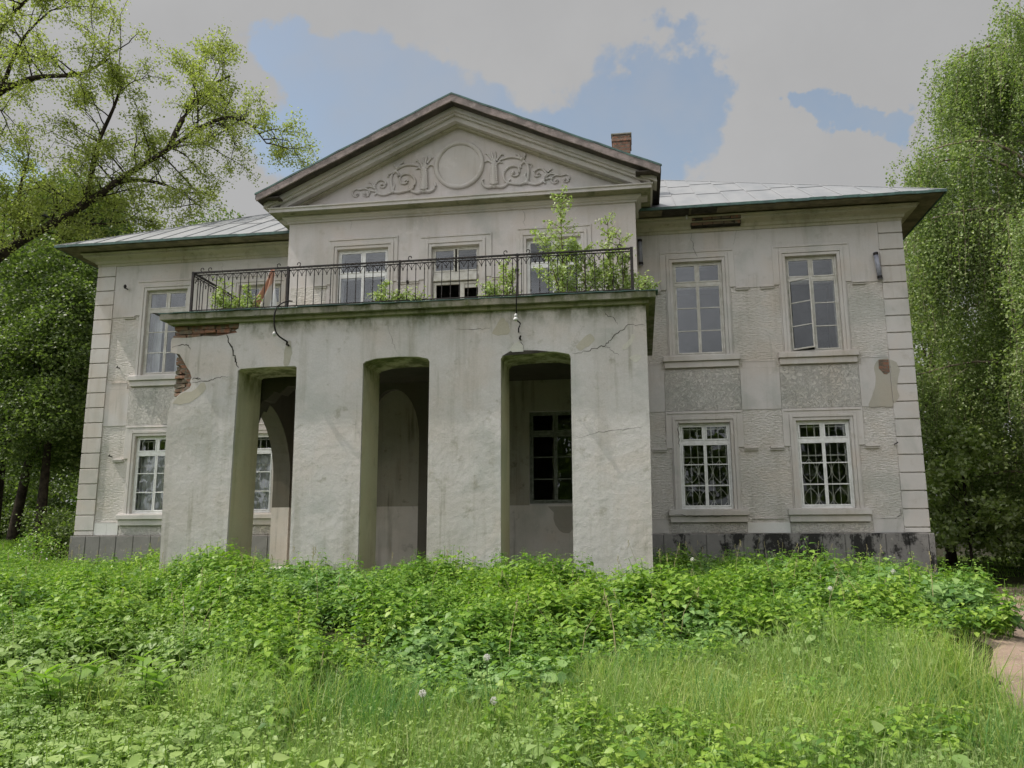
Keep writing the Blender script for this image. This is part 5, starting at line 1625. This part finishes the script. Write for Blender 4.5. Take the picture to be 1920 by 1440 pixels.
# grass blades
def blade(bend, wd=0.011, h_=1.0, seg=3):
    v, f = [], []
    for i in range(seg + 1):
        t = i / seg
        ww = wd * (1 - t) ** 0.7
        v += [(-ww, bend * t * t, h_ * t * (1 - 0.12 * bend * t)), (ww, bend * t * t, h_ * t * (1 - 0.12 * bend * t))]
    for i in range(seg): f.append((2 * i, 2 * i + 1, 2 * i + 3, 2 * i + 2))
    return np.array(v), np.array(f)
bt = [blade(b_, w_) for b_, w_ in ((0.12, .0060), (0.3, .0070), (0.55, .0058), (0.2, .0095), (0.8, .0055), (1.1, .006))]
def keepG(x, y):
    pd = path_dist(x, y)
    edge = front(x)
    return (y < edge + 0.25) & (pd < 0.05 + 0.25 * fb(x, y, 2.9, 3)) & ~((x < 0.3) & (y > -12.5)) & ((x > 0.2) | (fb(x, y, 1.5, 12) > 0.25)) & (rng.uniform(size=len(x)) < np.clip(0.75 + 0.5 * fb(x, y, 1.1, 6), 0.15, 1))
x, y = scatter(300000, -3.5, 9, -13.9, -7.6, keepG)
gl_ = 0.34 + 0.11 * fb(x, y, 0.8, 8) + 0.05 * fb(x, y, 2.4, 2)
gl_ = gl_ * np.where(y < -13, 0.75, 1.0)
plants('tall_grass', M['grass'], bt, x, y, gl_ * rng.uniform(0.4, 1.55, len(x)), tilt=0.22, label='long meadow grass in the foreground')
print('grass', len(x))
# denser blue-green clumps
cx_ = rng.uniform(1.2, 7.0, 52); cy_ = rng.uniform(-12.9, -9.0, 52)
kk = cy_ < front(cx_) + 0.2
cx_, cy_ = cx_[kk], cy_[kk]
x = (cx_[:, None] + rng.normal(size=(len(cx_), 160)) * 0.16).ravel(); y = (cy_[:, None] + rng.normal(size=(len(cx_), 160)) * 0.16).ravel()
M['tuft'] = leafmat('tuft_blade', [(0.08, 0.20, 0.06), (0.12, 0.26, 0.08), (0.17, 0.31, 0.10)], 0.35)
plants('grass_tufts', M['tuft'], bt, x, y, rng.uniform(0.30, 0.52, len(x)), tilt=0.15, label='darker tufts of upright grass standing in the meadow')
# short grass round the far sides
def keepF(x, y): return ((x < -10.4) | (x > 10.5)) & (np.abs(path_dist(x, y) + 1.2) > 1.15)
x1_, y1_ = scatter(60000, -34, -10.4, -3.0, 26, keepF)
x2_, y2_ = scatter(30000, 10.4, 26, -5.0, 24, keepF)
x = np.concatenate([x1_, x2_]); y = np.concatenate([y1_, y2_])
ht = nettle_template(41, 3, .3, .12)
plants('short_grass', M['lawn'], [blade(0.3, .07), blade(0.6, .08), blade(0.15, .06)], x, y, np.where(x < 0, 0.24, 0.12) * rng.uniform(0.5, 1.4, len(x)), tilt=0.3, label='sunlit grass beside and behind the mansion')
x, y = scatter(5200, -30, -10.6, -2.5, 18, keepF)
plants('undergrowth', M['lawn'], htemps, x, y, rng.uniform(0.7, 1.5, len(x)), tilt=0.3, label='lush low undergrowth left of the mansion')
# dead straw and litter on the path edge
x, y = scatter(2600, 5, 14, -16, 3, lambda a, b: np.abs(path_dist(a, b) - 0.5) < 1.2)
M['straw'] = leafmat('straw', [(0.30, 0.24, 0.12), (0.22, 0.16, 0.09), (0.38, 0.33, 0.18)], 0.1)
plants('straw_litter', M['straw'], [blade(0.1, .02, 1.0, 1)], x, y, rng.uniform(0.05, 0.11, len(x)), tilt=3.0, label='dry straw and leaf litter on the path', zoff=0.035)


# ------------------------------------------------------------------ single plants
def sapling(loc, height, spread, label, n=260, seed=1, stems=1, ls=0.048, group=None):
    r = random.Random(seed)
    e = empty('birch_sapling', loc, label, 'sapling', group)
    b = MB(); P_ = []; n = int(n * 3.4)
    for sidx in range(stems):
        a = r.uniform(0, 6.28)
        tx, ty = math.cos(a) * spread * 0.35 * (sidx > 0), math.sin(a) * spread * 0.35 * (sidx > 0)
        hh = height * (1 if sidx == 0 else r.uniform(0.5, 0.85))
        q = crom([(0, 0, -0.02), (tx * .3 + r.uniform(-.03, .03), ty * .3, hh * 0.35), (tx * .8, ty * .8, hh * 0.7), (tx, ty, hh)], 6)
        b.tube(q, [0.014 * (1 - 0.8 * i / (len(q) - 1)) for i in range(len(q))], 5)
        nb_ = max(6, int(hh * 17))
        for i in range(nb_):
            t = 0.12 + 0.88 * i / nb_
            p = Vector(q[int(t * (len(q) - 1))])
            az = r.uniform(0, 6.28); L = spread * 0.85 * (1 - 0.72 * t) * r.uniform(0.5, 1.2) + 0.05
            d = Vector((math.cos(az), math.sin(az), 0.75)).normalized()
            p2 = p + d * L * 0.6; p3 = p + d * L + Vector((0, 0, -0.06 * L))
            b.tube([tuple(p), tuple(p2), tuple(p3)], [0.006, 0.004, 0.002], 4, False)
            for kq in range(int(n / nb_ / stems) + 1):
                tt = r.uniform(0.15, 1.05)
                pp = p.lerp(p3, tt)
                P_.append((pp.x + r.uniform(-.05, .05), pp.y + r.uniform(-.05, .05), pp.z + r.uniform(-.05, .05)))
    b.build('stem', M['twig'], e)
    o = leaves(np.array(P_), ls, M['sapling'], 'foliage', e, up=0.2, jit=0.35)
    return e


SB = 4.868
sapling((2.80, -5.45, SB), 1.98, 0.85, 'tallest birch sapling growing on the balcony before the right window', 900, 1, 3)
sapling((3.62, -5.45, SB), 1.50, 0.60, 'slender forked sapling on the balcony near the right corner post', 460, 2, 3)
sapling((3.20, -5.50, SB), 0.95, 0.60, 'bushy sapling between the two tall ones on the balcony', 380, 3, 3)
sapling((3.88, -5.45, SB), 0.85, 0.45, 'leafy sapling pressed against the right corner post of the balcony', 300, 4, 3)
sapling((1.82, -5.50, SB), 0.80, 0.42, 'small sapling beside the hanging iron rod on the balcony', 230, 5, 2)
sapling((1.60, -5.55, SB), 0.36, 0.50, 'low leafy sprout left of the iron rod on the balcony', 150, 6, 3)
sapling((4.22, -5.80, SB), 0.30, 0.32, 'little yellow-green sprout outside the right end of the railing', 90, 7, 3)
sapling((-3.45, -5.50, SB), 0.72, 0.45, 'sapling inside the left corner of the railing', 240, 8, 3)
sapling((-3.28, -5.40, SB), 0.40, 0.50, 'low spreading sprout at the left end of the balcony', 160, 9, 3)
sapling((-2.98, -5.45, SB), 0.58, 0.30, 'upright sprout just left of the slumped cloth', 170, 10, 2)
sapling((-0.33, -5.62, SB), 0.50, 0.32, 'small sprout in front of the left balcony window', 110, 11, 2)
sapling((-0.10, -5.68, SB), 0.20, 0.55, 'creeping sprout along the slab edge near the balcony middle', 120, 12, 4)
sapling((0.30, -5.68, SB), 0.18, 0.45, 'low weed on the slab edge below the broken window', 70, 13, 3)


def broad_plant(x, y, hgt, n, ls, label, seed):
    r = random.Random(seed)
    z = float(gh(x, y))
    e = empty('broadleaf_sapling', (x, y, z), label, 'sapling')
    b = MB(); acc = Acc()
    T_, Fc = np.array(BIG[0], float), np.array(BIG[1])
    for s in range(n):
        a = r.uniform(0, 6.28); d = r.uniform(0, 0.22)
        tx, ty = math.cos(a) * d, math.sin(a) * d; hh = hgt * r.uniform(0.75, 1.05)
        b.tube([(tx * .2, ty * .2, -0.05), (tx * .6, ty * .6, hh * .5), (tx, ty, hh)], [.009, .007, .004], 5)
        for k in range(9):
            az = k * 2.4 + r.uniform(-.3, .3); el = 0.65 - 0.09 * (8 - k) ; el = max(el, -0.15)
            dd = np.array([math.cos(az) * math.cos(el), math.sin(az) * math.cos(el), math.sin(el)])
            xx = np.cross(dd, [0, 0, 1.0]); xx /= np.linalg.norm(xx); zz = np.cross(xx, dd)
            v = (T_ * ls * r.uniform(0.7, 1.15)) @ np.stack([xx, dd, zz]) + np.array([tx, ty, hh * (0.45 + 0.55 * k / 8)])
            acc.add(v, Fc)
    b.build('stem', M['stem'], e)
    acc.build('foliage', M['broad'], e)
    return e
broad_plant(-0.42, -12.95, 0.52, 5, 0.20, 'large-leaved young shoot at the lower left of the foreground', 1)
broad_plant(0.05, -12.7, 0.56, 5, 0.19, 'large-leaved shoot standing right of its twin in the left foreground', 2)
broad_plant(-0.85, -12.75, 0.42, 3, 0.17, 'smaller large-leaved shoot nearest the kerb stone', 4)
broad_plant(2.29, -8.4, 0.66, 5, 0.15, 'broad-leaved plant rising from the middle of the nettles', 3)

# dandelion clocks
DL = [((2.78, -12.3), .50, 'tall leaning dandelion clock in the middle of the foreground grass'), ((2.45, -12.9), .34, 'short dandelion clock left of the tall leaning one'),
      ((2.95, -12.95), .33, 'dandelion clock nearest the camera just right of the tall leaning one'), ((4.75, -7.0), .60, 'dandelion clock at the nettle edge before the right wing'),
      ((6.1, -9.0), .46, 'dandelion clock in the pale grass at the right'), ((7.0, -8.4), .52, 'dandelion clock nearest the dirt path')]
for i, ((x, y), hgt, lab) in enumerate(DL):
    z = float(gh(x, y))
    e = empty('dandelion', (x, y, z), lab, 'dandelion', 'dandelion clocks in the meadow')
    lx = rnd.uniform(-.05, .05) - (0.05 if i == 0 else 0)
    MB().tube([(0, 0, -0.03), (lx * .5, 0, hgt * .6), (lx, 0, hgt)], 0.0045, 5).build('stem', M['stem'], e)
    hd = MB().ball((lx, 0, hgt + 0.008), 0.008, 6, 4)
    for k in range(90):
        v = Vector((rnd.gauss(0, 1), rnd.gauss(0, 1), rnd.gauss(0, 1))).normalized()
        c = Vector((lx, 0, hgt + 0.01))
        hd.tube([tuple(c), tuple(c + v * 0.024)], 0.0006, 3, False)
        hd.ball(c + v * 0.025, 0.0035, 4, 3)
    hd.build('seed_head', M['fluff'], e)
fl_ = MB()
for i in range(260):
    x = rnd.uniform(-13.2, -9.2); y = -3.0 + rnd.gauss(0, 0.45)
    fl_.ball((x, y, float(gh(x, y)) + rnd.uniform(0.40, 0.62)), rnd.uniform(0.012, 0.03), 5, 4)
tag(fl_.build('seed_heads', M['fluff']), 'drift of whitish seed heads among the weeds at the left edge', None, None, 'stuff')

# kerb stones of the old flower bed at the left
def stone(x, y, sx, sy, sz, rz, label, mat='old_stone', name='kerb_stone', group=None, cat='stone', lift=0.0):
    z = float(gh(x, y))
    n = 3
    b = MB().box(-sx, sx, -sy, sy, -0.08, sz)
    o = b.build(name, M[mat], bevel=0.02)
    o.location = (x, y, z + lift); o.rotation_euler = (rnd.uniform(-.06, .06), rnd.uniform(-.05, .05), rz)
    return tag(o, label, cat, group)
stone(-1.75, -12.35, 0.42, 0.13, 0.16, 0.25, 'brown kerb stone at the left edge below the nettles')
stone(-1.0, -12.22, 0.40, 0.13, 0.15, 0.15, 'brown kerb stone half hidden beside the large-leaved shoots')
stone(0.75, -12.2, 0.35, 0.12, 0.13, 0.1, 'worn kerb stone showing through the herbs left of centre')
def rock(x, y, r_, label, seed):
    rr = random.Random(seed)
    b = MB().ball((0, 0, 0), (r_, r_ * .75, r_ * .42), 12, 8)
    b.v = [(a * (1 + rr.uniform(-.12, .12)), c * (1 + rr.uniform(-.12, .12)), max(-r_ * .25, d * (1 + rr.uniform(-.15, .15)))) for a, c, d in b.v]
    o = b.build('rock', M['stone']); o.location = (x, y, float(gh(x, y)) + 0.03 + r_ * .2)
    tag(o, label, 'rock')
rock(7.25, -11.7, 0.13, 'pale flat rock on the path at the lower right', 1)
rock(7.55, -11.1, 0.08, 'small pale rock just beyond the flat one on the path', 2)
rock(12.2, -1.0, 0.16, 'pale rock lying on the far stretch of path', 3)
o = MB().box(-.16, .16, -.02, .02, 0, .015).build('wood_scrap', M['plank']); o.location = (12.7, -0.7, float(gh(12.7, -.7)) + .035); o.rotation_euler = (0, 0, .4)
tag(o, 'short scrap of wood on the far stretch of path', 'wood scrap')

# birds
def bird(x, y, z, label, hd=1):
    b = MB()
    pr = [(-.16, .0, -.05), (-.10, 0, -.015), (-.03, 0, .02), (.05, 0, .06), (.10, 0, .10), (.13, 0, .115)]
    b.tube([(x + hd * p[0], y, z + p[2] + 0.06) for p in pr], [.012, .035, .062, .058, .036, .02], 9)
    b.ball((x + hd * .115, y, z + 0.185), (.036, .032, .034), 9, 7)
    b.tube([(x + hd * .14, y, z + .185), (x + hd * .185, y, z + .178)], [.012, .002], 6)
    b.tube([(x + hd * -.14, y, z + .02), (x + hd * -.25, y, z - .03)], [.022, .028], 6)
    b.tube([(x + hd * .01, y - .02, z + .04), (x + hd * .01, y - .02, z - .02)], .006, 5); b.tube([(x + hd * .01, y + .02, z + .04), (x + hd * .01, y + .02, z - .02)], .006, 5)
    tag(b.build('bird', M['feather'], smooth=True), label, 'bird', 'birds perched in the maple')
q = min(l1, key=lambda p: abs(p[0] + 7.9)); bird(q[0], q[1], q[2] + 0.07, 'dark bird perched on the outermost branch above the roof', 1)
q = min(main, key=lambda p: abs(p[0] + 14.3)); bird(-14.5, q[1], q[2] + 0.22, 'dark bird perched on the thick limb at the left', -1)
